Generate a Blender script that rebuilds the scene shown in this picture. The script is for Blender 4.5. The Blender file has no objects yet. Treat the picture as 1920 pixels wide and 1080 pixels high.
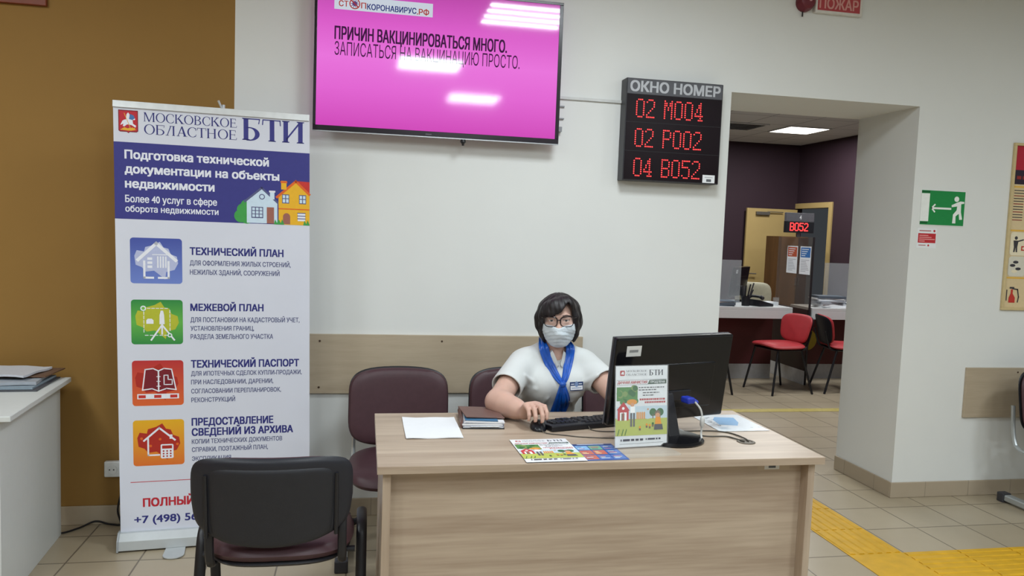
import bpy, bmesh, math, random
import numpy as np
from mathutils import Vector, Matrix
from mathutils.geometry import interpolate_bezier, delaunay_2d_cdt

SC = bpy.context.scene
COL = SC.collection
PI = math.pi
rnd = random.Random(7)

# ------------------------------------------------------------------ camera
CF, CYAW, CPIT, CROLL = 1435.63, -0.1915, 0.0736, 0.0372
def make_camera():
    cam = bpy.data.cameras.new('camera')
    cam.sensor_fit = 'HORIZONTAL'; cam.sensor_width = 36.0
    cam.lens = CF * 36.0 / 1920.0
    cam.clip_start = 0.05
    o = bpy.data.objects.new('camera', cam); COL.objects.link(o)
    fwd = Vector((-math.sin(CYAW) * math.cos(CPIT), math.cos(CYAW) * math.cos(CPIT), -math.sin(CPIT)))
    right = Vector((math.cos(CYAW), math.sin(CYAW), 0))
    up = right.cross(fwd)
    c, s = math.cos(CROLL), math.sin(CROLL)
    R = right * c + up * s
    U = up * c - right * s
    m = Matrix((R, U, -fwd)).transposed().to_4x4()
    m.translation = (0, -3.9673, 1.5047)
    o.matrix_world = m
    SC.camera = o
make_camera()

# ------------------------------------------------------------------ world, light, exposure
w = bpy.data.worlds.new('world'); SC.world = w; w.use_nodes = True
w.node_tree.nodes['Background'].inputs[0].default_value = (0.75, 0.82, 0.9, 1)
w.node_tree.nodes['Background'].inputs[1].default_value = 0.05
CEIL_Z = 3.0
# recessed four-tube ceiling lights: three of them are the ones mirrored in the TV
HALL_LIGHTS = [(1.06, -1.55), (0.54, -3.35), (1.17, -5.0), (-2.1, -1.8), (-1.86, -3.6), (-1.3, -5.0), (4.1, -2.6), (2.94, -4.3), (3.5, -5.9)]  # front left and front right fittings are added unseen, to brighten the wall ends
FAR_LIGHTS = [(5.66, 5.5), (3.4, 5.5), (3.4, 2.3), (5.66, 2.3)]
TUBE_W, FAR_W = 8.0, 38.0
def tube_lights(x, y, w):
    for k in range(4):
        l = bpy.data.lights.new('tube_light', 'AREA')
        l.shape = 'RECTANGLE'; l.size = 0.56; l.size_y = 0.035
        l.energy = w; l.color = (0.88, 0.96, 1.0)
        o = bpy.data.objects.new('tube_light', l); COL.objects.link(o)
        o.location = (x, y - 0.21 + 0.14 * k, CEIL_Z - 0.012)
for x, y in HALL_LIGHTS: tube_lights(x, y, TUBE_W)
for x, y in FAR_LIGHTS:
    l = bpy.data.lights.new('panel_light', 'AREA')
    l.size = 0.55; l.energy = FAR_W; l.color = (0.95, 0.98, 1.0)
    o = bpy.data.objects.new('panel_light', l); COL.objects.link(o)
    o.location = (x, y, CEIL_Z - 0.03)
vs = SC.view_settings
vs.view_transform = 'Standard'; vs.look = 'None'; vs.exposure = 0.0; vs.gamma = 1.0; vs.use_curve_mapping = False
SC.cycles.use_denoising = True

# ------------------------------------------------------------------ materials
MATS = {}
def srgb(h):
    h = h.lstrip('#')
    v = [int(h[i:i + 2], 16) / 255 for i in (0, 2, 4)]
    return tuple(x / 12.92 if x <= 0.04045 else ((x + 0.055) / 1.055) ** 2.4 for x in v) + (1,)
def mat(name, col, rough=0.5, metal=0.0, spec=0.5, var=0.06, scale=30.0, bump=0.0, bscale=200.0, stretch=None,
        emit=None, estr=0.0, trans=0.0, coat=0.0, sss=0.0, ior=1.45):
    if name in MATS: return MATS[name]
    m = bpy.data.materials.new(name); m.use_nodes = True; MATS[name] = m
    nt = m.node_tree; N = nt.nodes; L = nt.links
    b = N['Principled BSDF']
    c = srgb(col) if isinstance(col, str) else tuple(col) + (1,)
    b.inputs['Roughness'].default_value = rough
    b.inputs['Metallic'].default_value = metal
    b.inputs['Specular IOR Level'].default_value = spec
    b.inputs['IOR'].default_value = ior
    if trans: b.inputs['Transmission Weight'].default_value = trans
    if coat: b.inputs['Coat Weight'].default_value = coat; b.inputs['Coat Roughness'].default_value = 0.08
    if sss:
        b.inputs['Subsurface Weight'].default_value = sss; b.inputs['Subsurface Radius'].default_value = (0.012, 0.005, 0.003)
    tc = N.new('ShaderNodeTexCoord'); mp = N.new('ShaderNodeMapping')
    L.new(tc.outputs['Object'], mp.inputs['Vector'])
    if stretch: mp.inputs['Scale'].default_value = stretch
    if var > 0:
        n = N.new('ShaderNodeTexNoise'); n.inputs['Scale'].default_value = scale; n.inputs['Detail'].default_value = 5
        L.new(mp.outputs[0], n.inputs['Vector'])
        r = N.new('ShaderNodeValToRGB')
        r.color_ramp.elements[0].position = 0.3; r.color_ramp.elements[1].position = 0.7
        r.color_ramp.elements[0].color = tuple(x * (1 - var) for x in c[:3]) + (1,)
        r.color_ramp.elements[1].color = tuple(min(1, x * (1 + var)) for x in c[:3]) + (1,)
        L.new(n.outputs['Fac'], r.inputs['Fac']); L.new(r.outputs['Color'], b.inputs['Base Color'])
    else:
        b.inputs['Base Color'].default_value = c
    if bump > 0:
        n2 = N.new('ShaderNodeTexNoise'); n2.inputs['Scale'].default_value = bscale; n2.inputs['Detail'].default_value = 3
        L.new(mp.outputs[0], n2.inputs['Vector'])
        bp = N.new('ShaderNodeBump'); bp.inputs['Strength'].default_value = bump; bp.inputs['Distance'].default_value = 0.002
        L.new(n2.outputs['Fac'], bp.inputs['Height']); L.new(bp.outputs[0], b.inputs['Normal'])
    if emit:
        b.inputs['Emission Color'].default_value = srgb(emit); b.inputs['Emission Strength'].default_value = estr
    return m
def flat(col, rough=0.5, spec=0.3):                      # printed inks and plain plastics
    return mat('ink_' + col.lstrip('#'), col, rough, spec=spec, var=0.03, scale=60)
def math_node(nt, op, a, b=None):
    n = nt.nodes.new('ShaderNodeMath'); n.operation = op
    for i, v in enumerate((a, b)):
        if v is None: continue
        if isinstance(v, (int, float)): n.inputs[i].default_value = v
        else: nt.links.new(v, n.inputs[i])
    return n.outputs[0]
def tile_mat(name, c1, c2, joint, sx, sy, ox, oy, jw, rough, axes=(0, 1), bump=0.4):
    m = bpy.data.materials.new(name); m.use_nodes = True; MATS[name] = m
    nt = m.node_tree; N = nt.nodes; L = nt.links; b = N['Principled BSDF']
    g = N.new('ShaderNodeNewGeometry'); sp = N.new('ShaderNodeSeparateXYZ'); L.new(g.outputs['Position'], sp.inputs[0])
    u = math_node(nt, 'DIVIDE', math_node(nt, 'SUBTRACT', sp.outputs[axes[0]], ox), sx)
    v = math_node(nt, 'DIVIDE', math_node(nt, 'SUBTRACT', sp.outputs[axes[1]], oy), sy)
    def edge(q, s):
        f = math_node(nt, 'FRACT', q)
        return math_node(nt, 'MULTIPLY', math_node(nt, 'MINIMUM', f, math_node(nt, 'SUBTRACT', 1.0, f)), s)
    d = math_node(nt, 'MINIMUM', edge(u, sx), edge(v, sy))
    mr = N.new('ShaderNodeMapRange'); L.new(d, mr.inputs['Value'])
    mr.inputs['From Min'].default_value = jw * 0.35; mr.inputs['From Max'].default_value = jw * 0.8
    cb = N.new('ShaderNodeCombineXYZ'); L.new(math_node(nt, 'FLOOR', u), cb.inputs[0]); L.new(math_node(nt, 'FLOOR', v), cb.inputs[1])
    wn = N.new('ShaderNodeTexWhiteNoise'); L.new(cb.outputs[0], wn.inputs['Vector'])
    ns = N.new('ShaderNodeTexNoise'); ns.inputs['Scale'].default_value = 9; ns.inputs['Detail'].default_value = 6
    L.new(g.outputs['Position'], ns.inputs['Vector'])
    fac = math_node(nt, 'ADD', math_node(nt, 'MULTIPLY', wn.outputs['Value'], 0.45), math_node(nt, 'MULTIPLY', ns.outputs['Fac'], 0.55))
    mx = N.new('ShaderNodeMix'); mx.data_type = 'RGBA'; L.new(fac, mx.inputs['Factor'])
    mx.inputs['A'].default_value = srgb(c1); mx.inputs['B'].default_value = srgb(c2)
    m2 = N.new('ShaderNodeMix'); m2.data_type = 'RGBA'; L.new(mr.outputs[0], m2.inputs['Factor'])
    m2.inputs['A'].default_value = srgb(joint); L.new(mx.outputs['Result'], m2.inputs['B'])
    L.new(m2.outputs['Result'], b.inputs['Base Color'])
    b.inputs['Roughness'].default_value = rough
    bp = N.new('ShaderNodeBump'); bp.inputs['Strength'].default_value = bump; bp.inputs['Distance'].default_value = 0.002
    L.new(mr.outputs[0], bp.inputs['Height']); L.new(bp.outputs[0], b.inputs['Normal'])
    return m
def wood_mat(name, c1, c2, scale=(1.2, 22, 22), rough=0.45):
    m = bpy.data.materials.new(name); m.use_nodes = True; MATS[name] = m
    nt = m.node_tree; N = nt.nodes; L = nt.links; b = N['Principled BSDF']
    tc = N.new('ShaderNodeTexCoord'); mp = N.new('ShaderNodeMapping'); mp.inputs['Scale'].default_value = scale
    L.new(tc.outputs['Object'], mp.inputs['Vector'])
    n1 = N.new('ShaderNodeTexNoise'); n1.inputs['Scale'].default_value = 1.0; n1.inputs['Detail'].default_value = 6; n1.inputs['Distortion'].default_value = 0.6
    L.new(mp.outputs[0], n1.inputs['Vector'])
    n2 = N.new('ShaderNodeTexNoise'); n2.inputs['Scale'].default_value = 6.0; n2.inputs['Detail'].default_value = 4
    L.new(mp.outputs[0], n2.inputs['Vector'])
    f = math_node(nt, 'ADD', math_node(nt, 'MULTIPLY', n1.outputs['Fac'], 0.7), math_node(nt, 'MULTIPLY', n2.outputs['Fac'], 0.3))
    r = N.new('ShaderNodeValToRGB'); L.new(f, r.inputs['Fac'])
    r.color_ramp.elements[0].position = 0.36; r.color_ramp.elements[0].color = srgb(c1)
    r.color_ramp.elements[1].position = 0.62; r.color_ramp.elements[1].color = srgb(c2)
    L.new(r.outputs['Color'], b.inputs['Base Color']); b.inputs['Roughness'].default_value = rough
    return m
def grad_mat(name, stops, axis=2, lo=0.0, hi=1.0, rough=0.4, emit=0.0, rough_coat=None):   # a printed or displayed colour fade
    m = bpy.data.materials.new(name); m.use_nodes = True; MATS[name] = m
    nt = m.node_tree; N = nt.nodes; L = nt.links; b = N['Principled BSDF']
    tc = N.new('ShaderNodeTexCoord'); sp = N.new('ShaderNodeSeparateXYZ'); L.new(tc.outputs['Object'], sp.inputs[0])
    mr = N.new('ShaderNodeMapRange'); L.new(sp.outputs[axis], mr.inputs['Value'])
    mr.inputs['From Min'].default_value = lo; mr.inputs['From Max'].default_value = hi
    r = N.new('ShaderNodeValToRGB'); L.new(mr.outputs[0], r.inputs['Fac'])
    e = r.color_ramp.elements
    e[0].position, e[0].color = stops[0][0], srgb(stops[0][1]); e[1].position, e[1].color = stops[-1][0], srgb(stops[-1][1])
    for p, c in stops[1:-1]:
        q = e.new(p); q.color = srgb(c)
    b.inputs['Roughness'].default_value = rough
    if emit:
        b.inputs['Base Color'].default_value = (0.02, 0.02, 0.02, 1)
        L.new(r.outputs['Color'], b.inputs['Emission Color']); b.inputs['Emission Strength'].default_value = emit
    else:
        L.new(r.outputs['Color'], b.inputs['Base Color'])
    return m
def glass_mat(name, tint=(0.9, 0.95, 0.95), alpha=0.25, rough=0.05):   # thin clear sheet: mostly see-through plus a glossy film
    m = bpy.data.materials.new(name); m.use_nodes = True; MATS[name] = m
    nt = m.node_tree; N = nt.nodes; L = nt.links
    out = N['Material Output']; b = N['Principled BSDF']
    b.inputs['Base Color'].default_value = tint + (1,); b.inputs['Roughness'].default_value = rough
    t = N.new('ShaderNodeBsdfTransparent'); t.inputs[0].default_value = tint + (1,)
    mx = N.new('ShaderNodeMixShader'); mx.inputs[0].default_value = alpha
    L.new(t.outputs[0], mx.inputs[1]); L.new(b.outputs[0], mx.inputs[2]); L.new(mx.outputs[0], out.inputs['Surface'])
    return m

# ------------------------------------------------------------------ mesh builder
class G:
    def __init__(s): s.v = []; s.f = []; s.mi = []; s.M = Matrix(); s.n = 0; s.layer = 0.0
    def add(s, vs, fs, mi=0):
        M = s.M; o = len(s.v)
        s.v += [tuple(M @ Vector(p)) for p in vs]
        s.f += [tuple(i + o for i in f) for f in fs]; s.mi += [mi] * len(fs)
    def box(s, x0, x1, y0, y1, z0, z1, mi=0):
        s.add([(x0, y0, z0), (x1, y0, z0), (x1, y1, z0), (x0, y1, z0), (x0, y0, z1), (x1, y0, z1), (x1, y1, z1), (x0, y1, z1)],
              [(0, 3, 2, 1), (4, 5, 6, 7), (0, 1, 5, 4), (1, 2, 6, 5), (2, 3, 7, 6), (3, 0, 4, 7)], mi)
    def prism(s, poly, a, b, ax='y', mi=0):               # polygon in two axes, thickness a..b along the third
        def P(p, t): return (p[0], t, p[1]) if ax == 'y' else ((p[0], p[1], t) if ax == 'z' else (t, p[0], p[1]))
        n = len(poly)
        s.add([P(p, a) for p in poly] + [P(p, b) for p in poly],
              [tuple(range(n))[::-1], tuple(range(n, 2 * n))] + [(i, (i + 1) % n, n + (i + 1) % n, n + i) for i in range(n)], mi)
    def tube(s, pts, r, seg=10, mi=0, cap=True, flat_=1.0, closed=False, ref=None):
        pts = [Vector(p) for p in pts]; n = len(pts)
        rs = r if isinstance(r, (list, tuple)) else [r] * n
        T = []
        for i in range(n):
            a = pts[(i - 1) % n] if closed else pts[max(i - 1, 0)]
            b = pts[(i + 1) % n] if closed else pts[min(i + 1, n - 1)]
            T.append((b - a).normalized())
        u = Vector(ref) if ref else (Vector((0, 0, 1)) if abs(T[0].z) < 0.9 else Vector((1, 0, 0)))
        vs = []
        for i in range(n):
            t = T[i]; u = (u - t * u.dot(t)).normalized(); w_ = t.cross(u)
            for k in range(seg):
                an = 2 * PI * k / seg
                vs.append(pts[i] + u * (math.cos(an) * rs[i] * flat_) + w_ * (math.sin(an) * rs[i]))
        fs = []
        for i in range(n if closed else n - 1):
            j = (i + 1) % n
            for k in range(seg):
                fs.append((i * seg + k, i * seg + (k + 1) % seg, j * seg + (k + 1) % seg, j * seg + k))
        if cap and not closed: fs += [tuple(range(seg))[::-1], tuple(range((n - 1) * seg, n * seg))]
        s.add(vs, fs, mi)
    def lathe(s, prof, seg=24, mi=0, c=(0, 0, 0)):        # profile (r, z) about z
        vs = []; n = len(prof)
        for r, z in prof:
            for k in range(seg):
                a = 2 * PI * k / seg; vs.append((c[0] + r * math.cos(a), c[1] + r * math.sin(a), c[2] + z))
        fs = [(i * seg + k, i * seg + (k + 1) % seg, (i + 1) * seg + (k + 1) % seg, (i + 1) * seg + k) for i in range(n - 1) for k in range(seg)]
        fs += [tuple(range(seg))[::-1], tuple(range((n - 1) * seg, n * seg))]
        s.add(vs, fs, mi)
    def pad(s, w, h, t, n=5, bend=None, nu=18, nv=18, p=10, mi=0, shape=None):   # rounded cushion in x-z, thickness along y
        vs = []; idx = {}
        for side in (0, 1):
            for j in range(nv + 1):
                for i in range(nu + 1):
                    u = 2 * i / nu - 1; v = 2 * j / nv - 1
                    u = math.copysign(1 - (1 - abs(u)) ** 1.5, u); v = math.copysign(1 - (1 - abs(v)) ** 1.5, v)
                    m_ = max(abs(u), abs(v)); q = (abs(u) ** n + abs(v) ** n) ** (1 / n)
                    k = m_ / q if q > 1e-9 else 1
                    x, z = u * k * w / 2, v * k * h / 2
                    th = t / 2 * (max(0.0, 1 - m_ ** p) ** 0.5)
                    if shape: x, z = shape(x, z)
                    y = (-th if side == 0 else th) + (bend(x, z) if bend else 0)
                    idx[side, i, j] = len(vs); vs.append((x, y, z))
        fs = []
        for j in range(nv):
            for i in range(nu):
                fs.append((idx[0, i, j], idx[0, i + 1, j], idx[0, i + 1, j + 1], idx[0, i, j + 1]))
                fs.append((idx[1, i, j], idx[1, i, j + 1], idx[1, i + 1, j + 1], idx[1, i + 1, j]))
        s.add(vs, fs, mi)
    # printing: flat shapes on the x-z plane, each layer a fraction of a millimetre further out (towards -y)
    def up(s): s.layer += 0.00003
    def base(s, v=0.0003): s.layer = v
    def poly(s, pts, mi=0):
        s.up(); y = -s.layer
        s.add([(p[0], y, p[1]) for p in pts], [tuple(range(len(pts)))], mi)
    def rect(s, x0, x1, z0, z1, mi=0): s.poly([(x0, z0), (x1, z0), (x1, z1), (x0, z1)], mi)
    def disc(s, x, z, r, mi=0, n=16, ry=None):
        ry = ry or r; s.poly([(x + r * math.cos(2 * PI * k / n), z + ry * math.sin(2 * PI * k / n)) for k in range(n)], mi)
    def rrect(s, x0, x1, z0, z1, r, mi=0):
        p = []
        for cx, cz, a0 in ((x1 - r, z1 - r, 0), (x0 + r, z1 - r, 90), (x0 + r, z0 + r, 180), (x1 - r, z0 + r, 270)):
            p += [(cx + r * math.cos(math.radians(a0 + 15 * k)), cz + r * math.sin(math.radians(a0 + 15 * k))) for k in range(7)]
        s.poly(p, mi)
    def line(s, pts, w, mi=0):
        s.up(); y = -s.layer
        for a, b in zip(pts[:-1], pts[1:]):
            dx, dz = b[0] - a[0], b[1] - a[1]; l = math.hypot(dx, dz) or 1
            ex, ez = dx / l * w / 2, dz / l * w / 2; nx, nz = -ez, ex
            s.add([(a[0] - ex + nx, y, a[1] - ez + nz), (a[0] - ex - nx, y, a[1] - ez - nz), (b[0] + ex - nx, y, b[1] + ez - nz), (b[0] + ex + nx, y, b[1] + ez + nz)], [(0, 1, 2, 3)], mi)
    def text(s, t, x0, x1, z0, z1, mi=0, bold=0.0, shear=0.0):     # z0 baseline, z1 capital height
        vs, fs, (a, b, cap) = text_polys(t, 0.0)
        s.up(); kz = (z1 - z0) / cap; e = max(bold, 0) * kz * 0.9; kx = (x1 - x0 - 2 * e) / (b - a)
        for k, (dx, dz) in enumerate(((-1, .7), (1, .7), (1, -.7), (-1, -.7), (0, 0)) if e else ((0, 0),)):          # heavier faces: the outline struck several times
            y = -s.layer - k * 0.000004
            s.add([(x0 + e + (p[0] - a) * kx + shear * p[1] * kz + dx * e, y, z0 + p[1] * kz + dz * e) for p in vs], fs, mi)
    def build(s, name, mats, parent=None, smooth=True, bevel=0.0, angle=38, seg=2):
        me = bpy.data.meshes.new(name)
        me.from_pydata(s.v, [], s.f)
        for m in (mats if isinstance(mats, (list, tuple)) else [mats]): me.materials.append(m)
        me.polygons.foreach_set('material_index', s.mi)
        me.update()
        if smooth:
            me.polygons.foreach_set('use_smooth', [True] * len(me.polygons)); me.set_sharp_from_angle(angle=math.radians(angle))
        o = bpy.data.objects.new(name, me); COL.objects.link(o)
        if parent: o.parent = parent
        if bevel:
            b = o.modifiers.new('bevel', 'BEVEL'); b.width = bevel; b.segments = seg; b.limit_method = 'ANGLE'; b.angle_limit = math.radians(40)
            b.harden_normals = False
        return o
TXT = {}
def text_polys(t, bold):
    k = (t, bold)
    if k in TXT: return TXT[k]
    def mesh_of(body):
        # each outline is filled on its own with the holes inside it, so letters built of overlapping strokes stay whole
        cu = bpy.data.curves.new('t', 'FONT'); cu.body = body; cu.size = 1
        ob = bpy.data.objects.new('t', cu); COL.objects.link(ob)
        dg = bpy.context.evaluated_depsgraph_get(); oc = ob.evaluated_get(dg).to_curve(dg); loops = []
        for sp in oc.splines:
            P = []
            bp = sp.bezier_points; n = len(bp)
            for i in range(n):
                a_, b_ = bp[i], bp[(i + 1) % n]
                straight = a_.handle_right_type == 'VECTOR' and b_.handle_left_type == 'VECTOR'
                q = [a_.co] if straight else interpolate_bezier(a_.co, a_.handle_right, b_.handle_left, b_.co, 5)[:-1]
                P += [Vector((c[0], c[1], 0)) for c in q]
            P = [q for k, q in enumerate(P) if (q - P[k - 1]).length > 2e-4]
            if len(P) > 2: loops.append(P)
        ob.to_curve_clear() if hasattr(ob, 'to_curve_clear') else None
        bpy.data.objects.remove(ob); bpy.data.curves.remove(cu)
        # fill by winding number, so outlines that cross themselves or each other stay whole
        co, ed = [], []
        for P in loops:
            n0 = len(co); co += [Vector((q.x, q.y)) for q in P]; ed += [(n0 + i, n0 + (i + 1) % len(P)) for i in range(len(P))]
        vo, _, fo = delaunay_2d_cdt(co, ed, [], 0, 1e-6)[:3]
        V = np.array([tuple(q) for q in vo]); F = np.array([f for f in fo if len(f) == 3]); c = V[F].mean(1)
        w_ = np.zeros(len(F), int)
        for P in loops:
            A = np.array([tuple(q[:2]) for q in P]); B = np.roll(A, -1, 0)
            for (x0, y0), (x1, y1) in zip(A, B):
                left = (x1 - x0) * (c[:, 1] - y0) - (c[:, 0] - x0) * (y1 - y0)
                w_ += ((y0 <= c[:, 1]) & (y1 > c[:, 1]) & (left > 0)).astype(int) - ((y0 > c[:, 1]) & (y1 <= c[:, 1]) & (left < 0)).astype(int)
        return [tuple(q) for q in V], [tuple(int(i) for i in t_) for t_ in F[w_ != 0]]
    v, f = mesh_of(t)
    if ('cap', bold) not in TXT: TXT['cap', bold] = max(p[1] for p in mesh_of('Н')[0])
    TXT[k] = (v, f, (min(p[0] for p in v), max(p[0] for p in v), TXT['cap', bold]))
    return TXT[k]

def thing(name, label, cat, loc=(0, 0, 0), rotz=0.0, group=None):
    o = bpy.data.objects.new(name, None); COL.objects.link(o); o.empty_display_size = 0.05
    o.location = loc; o.rotation_euler = (0, 0, rotz); o['label'] = label; o['category'] = cat
    if group: o['group'] = group
    return o
def tag(o, label, cat, group=None):
    o['label'] = label; o['category'] = cat
    if group: o['group'] = group
    return o
def struct(o): o['kind'] = 'structure'; return o
def dup(root, loc, rotz, label=None, group=None):
    r = root.copy(); COL.objects.link(r); r.location = loc; r.rotation_euler = (0, 0, rotz)
    if label: r['label'] = label
    if group: r['group'] = group
    for ch in list(root.children):
        c = ch.copy(); COL.objects.link(c); c.parent = r
        for g in list(ch.children):
            d = g.copy(); COL.objects.link(d); d.parent = c
    return r
def arc(cx, cy, r, a0, a1, n):
    return [(cx + r * math.cos(math.radians(a0 + (a1 - a0) * k / n)), cy + r * math.sin(math.radians(a0 + (a1 - a0) * k / n))) for k in range(n + 1)]
def smooth_path(P, n=6):
    P = [Vector(p) for p in P]; out = []
    for i in range(len(P) - 1):
        p0, p1, p2, p3 = P[max(i - 1, 0)], P[i], P[i + 1], P[min(i + 2, len(P) - 1)]
        for k in range(n):
            t = k / n
            out.append(0.5 * ((2 * p1) + (p2 - p0) * t + (2 * p0 - 5 * p1 + 4 * p2 - p3) * t * t + (3 * p1 - p0 - 3 * p2 + p3) * t ** 3))
    return out + [P[-1]]

# serif capitals for the Moscow region bureau lettering, unit cap height; each returns (quads, advance)
def serif_glyph(ch, S=0.15, T=0.05):
    Q = []; sf = 0.07
    def stem(x, w_=S, lo=0, hi=1, b=True, t=True):
        Q.append([(x, lo), (x + w_, lo), (x + w_, hi), (x, hi)])
        if b: Q.append([(x - sf, lo), (x + w_ + sf, lo), (x + w_ + sf * .6, lo + T), (x - sf * .6, lo + T)])
        if t: Q.append([(x - sf * .6, hi - T), (x + w_ + sf * .6, hi - T), (x + w_ + sf, hi), (x - sf, hi)])
    def bar(x0, x1, z, t=T): Q.append([(x0, z), (x1, z), (x1, z + t), (x0, z + t)])
    def diag(x0, z0, x1, z1, w_): Q.append([(x0, z0), (x0 + w_, z0), (x1 + w_, z1), (x1, z1)])
    def ring(cx, cz, rx, rz, a0, a1, tx=S, tz=T, n=22):
        pts = []
        for k in range(n + 1):
            a = math.radians(a0 + (a1 - a0) * k / n)
            pts.append(((cx + rx * math.cos(a), cz + rz * math.sin(a)), (cx + (rx - tx) * math.cos(a), cz + (rz - tz) * math.sin(a))))
        for (o0, i0), (o1, i1) in zip(pts[:-1], pts[1:]): Q.append([o0, o1, i1, i0])
    if ch == 'О': ring(.47, .5, .46, .52, 0, 360); w_ = .98
    elif ch == 'С':
        ring(.47, .5, .46, .52, 48, 312); diag(.72, .68, .72, .93, .06); diag(.72, .07, .76, .3, .04); w_ = .86
    elif ch == 'М': stem(.05, .07); stem(.88, S); diag(.06, 1, .45, 0, .13); Q.append([(.47, 0), (.55, 0), (.93, 1), (.86, 1)]); w_ = 1.14
    elif ch == 'К': stem(.08); Q.append([(.22, .46), (.3, .46), (.74, 1), (.62, 1)]); Q.append([(.3, .56), (.44, .6), (.88, 0), (.68, 0)]); bar(.6, .95, 0); bar(.52, .82, .95); w_ = .92
    elif ch == 'В': stem(.08); ring(.3, .76, .36, .26, -90, 90); ring(.3, .27, .42, .29, -90, 90); bar(.2, .34, .0); bar(.2, .34, .5); bar(.2, .34, .97); w_ = .82
    elif ch == 'Б': stem(.08); ring(.34, .29, .42, .31, -90, 90); bar(.2, .38, -.02); bar(.2, .38, .55); bar(.2, .78, .95); diag(.7, .76, .74, 1, .04); w_ = .86
    elif ch == 'Е': stem(.08); bar(.2, .66, 0); bar(.2, .55, .5); bar(.2, .62, .95); diag(.6, .78, .58, 1, .04); diag(.66, 0, .7, .22, .04); diag(.53, .4, .53, .62, .04); w_ = .8
    elif ch == 'Л': stem(.62); Q.append([(.1, 0), (.17, 0), (.5, 1), (.42, 1)]); bar(.36, .7, .95); bar(.0, .28, 0); w_ = .95
    elif ch == 'А': Q.append([(.08, 0), (.15, 0), (.5, 1), (.42, 1)]); Q.append([(.64, 0), (.83, 0), (.52, 1.02), (.4, 1.02)]); bar(.24, .66, .3); bar(0, .26, 0); bar(.56, .92, 0); w_ = .92
    elif ch == 'Т': stem(.33, t=False); bar(.02, .8, .95); diag(.0, .74, .02, 1, .045); diag(.77, .74, .75, 1, .045); w_ = .84
    elif ch == 'Н': stem(.08); stem(.66); bar(.2, .7, .49); w_ = .98
    elif ch == 'И': stem(.08); stem(.72); Q.append([(.2, .08), (.2, .2), (.74, .94), (.74, .82)]); w_ = 1.05
    else: w_ = .5
    return Q, w_
def serif_text(g, t, x0, x1, z0, z1, mi, S=0.15, lean=0.0):
    tot = sum(serif_glyph(c, S)[1] for c in t) ; kx = (x1 - x0) / tot; kz = z1 - z0; x = 0
    g.base(); y = -g.layer
    for c in t:
        Q, w_ = serif_glyph(c, S)
        for q in Q: g.add([(x0 + (x + p[0]) * kx, y, z0 + p[1] * kz) for p in q], [(0, 1, 2, 3)], mi)
        x += w_
def emblem(g, x0, x1, z0, z1, red, white, blue, gold, dark):
    g.base()
    w_, h = x1 - x0, z1 - z0; P = lambda u, v: (x0 + u * w_, z0 + v * h)
    g.poly([P(0, .1), P(.08, .05), P(.42, .05), P(.5, 0), P(.58, .05), P(.92, .05), P(1, .1), P(1, 1), P(0, 1)], dark)
    g.poly([P(.04, .12), P(.1, .09), P(.42, .09), P(.5, .04), P(.58, .09), P(.9, .09), P(.96, .12), P(.96, .96), P(.04, .96)], red)
    g.poly([P(.1, .34), P(.2, .52), P(.3, .58), P(.52, .6), P(.68, .72), P(.78, .74), P(.86, .62), P(.8, .58), P(.72, .6), P(.74, .42), P(.9, .34), P(.86, .26), P(.66, .36), P(.44, .38), P(.3, .28), P(.22, .3), P(.26, .4)], white)
    g.poly([P(.38, .56), P(.42, .82), P(.5, .9), P(.57, .82), P(.56, .56)], white)
    g.poly([P(.54, .62), P(.6, .84), P(.78, .78), P(.84, .66), P(.7, .58)], blue)
    g.line([P(.3, .86), P(.62, .2)], .03 * w_, gold)
    for k in range(5): g.line([P(.14 + .13 * k, .14 + .04 * (k % 2)), P(.3 + .13 * k, .22 - .03 * (k % 2))], .05 * w_, gold)
    g.poly([P(.1, .14), P(.3, .25), P(.5, .2), P(.72, .26), P(.9, .16), P(.6, .11), P(.3, .12)], gold)

# ================================================================== setting
WHITE = mat('wall_paint', '#e2e4e2', 0.75, spec=0.25, var=0.012, scale=3, bump=0.05, bscale=120)
ORANGE = mat('ochre_paint', '#94713c', 0.7, spec=0.25, var=0.02, scale=4, bump=0.05, bscale=120)
MAROONW = mat('maroon_paint', '#382830', 0.65, spec=0.3, var=0.03, scale=3)
GREYW = mat('corridor_paint', '#8a858c', 0.7, var=0.02, scale=3)
TX, TY, TOX, TOY = 0.2988, 0.296, 2.9396, -0.1532
FLOORM = tile_mat('floor_tiles', '#b3a68f', '#a5977f', '#6f6455', TX, TY, TOX, TOY, 0.006, 0.32)
SKIRT = tile_mat('skirting_tile', '#b5a793', '#a89983', '#978b79', TX, 50, TOX + 0.11, -20, 0.004, 0.4)
SKIRT2 = tile_mat('skirting_tile_jamb', '#b5a793', '#a89983', '#978b79', TX, 50, TOY, -20, 0.004, 0.4, axes=(1, 2))
CEILM = tile_mat('ceiling_tiles', '#d5d6d6', '#cdcfd0', '#8d8f92', 0.6, 0.6, 5.36, 5.2, 0.012, 0.85)

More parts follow.
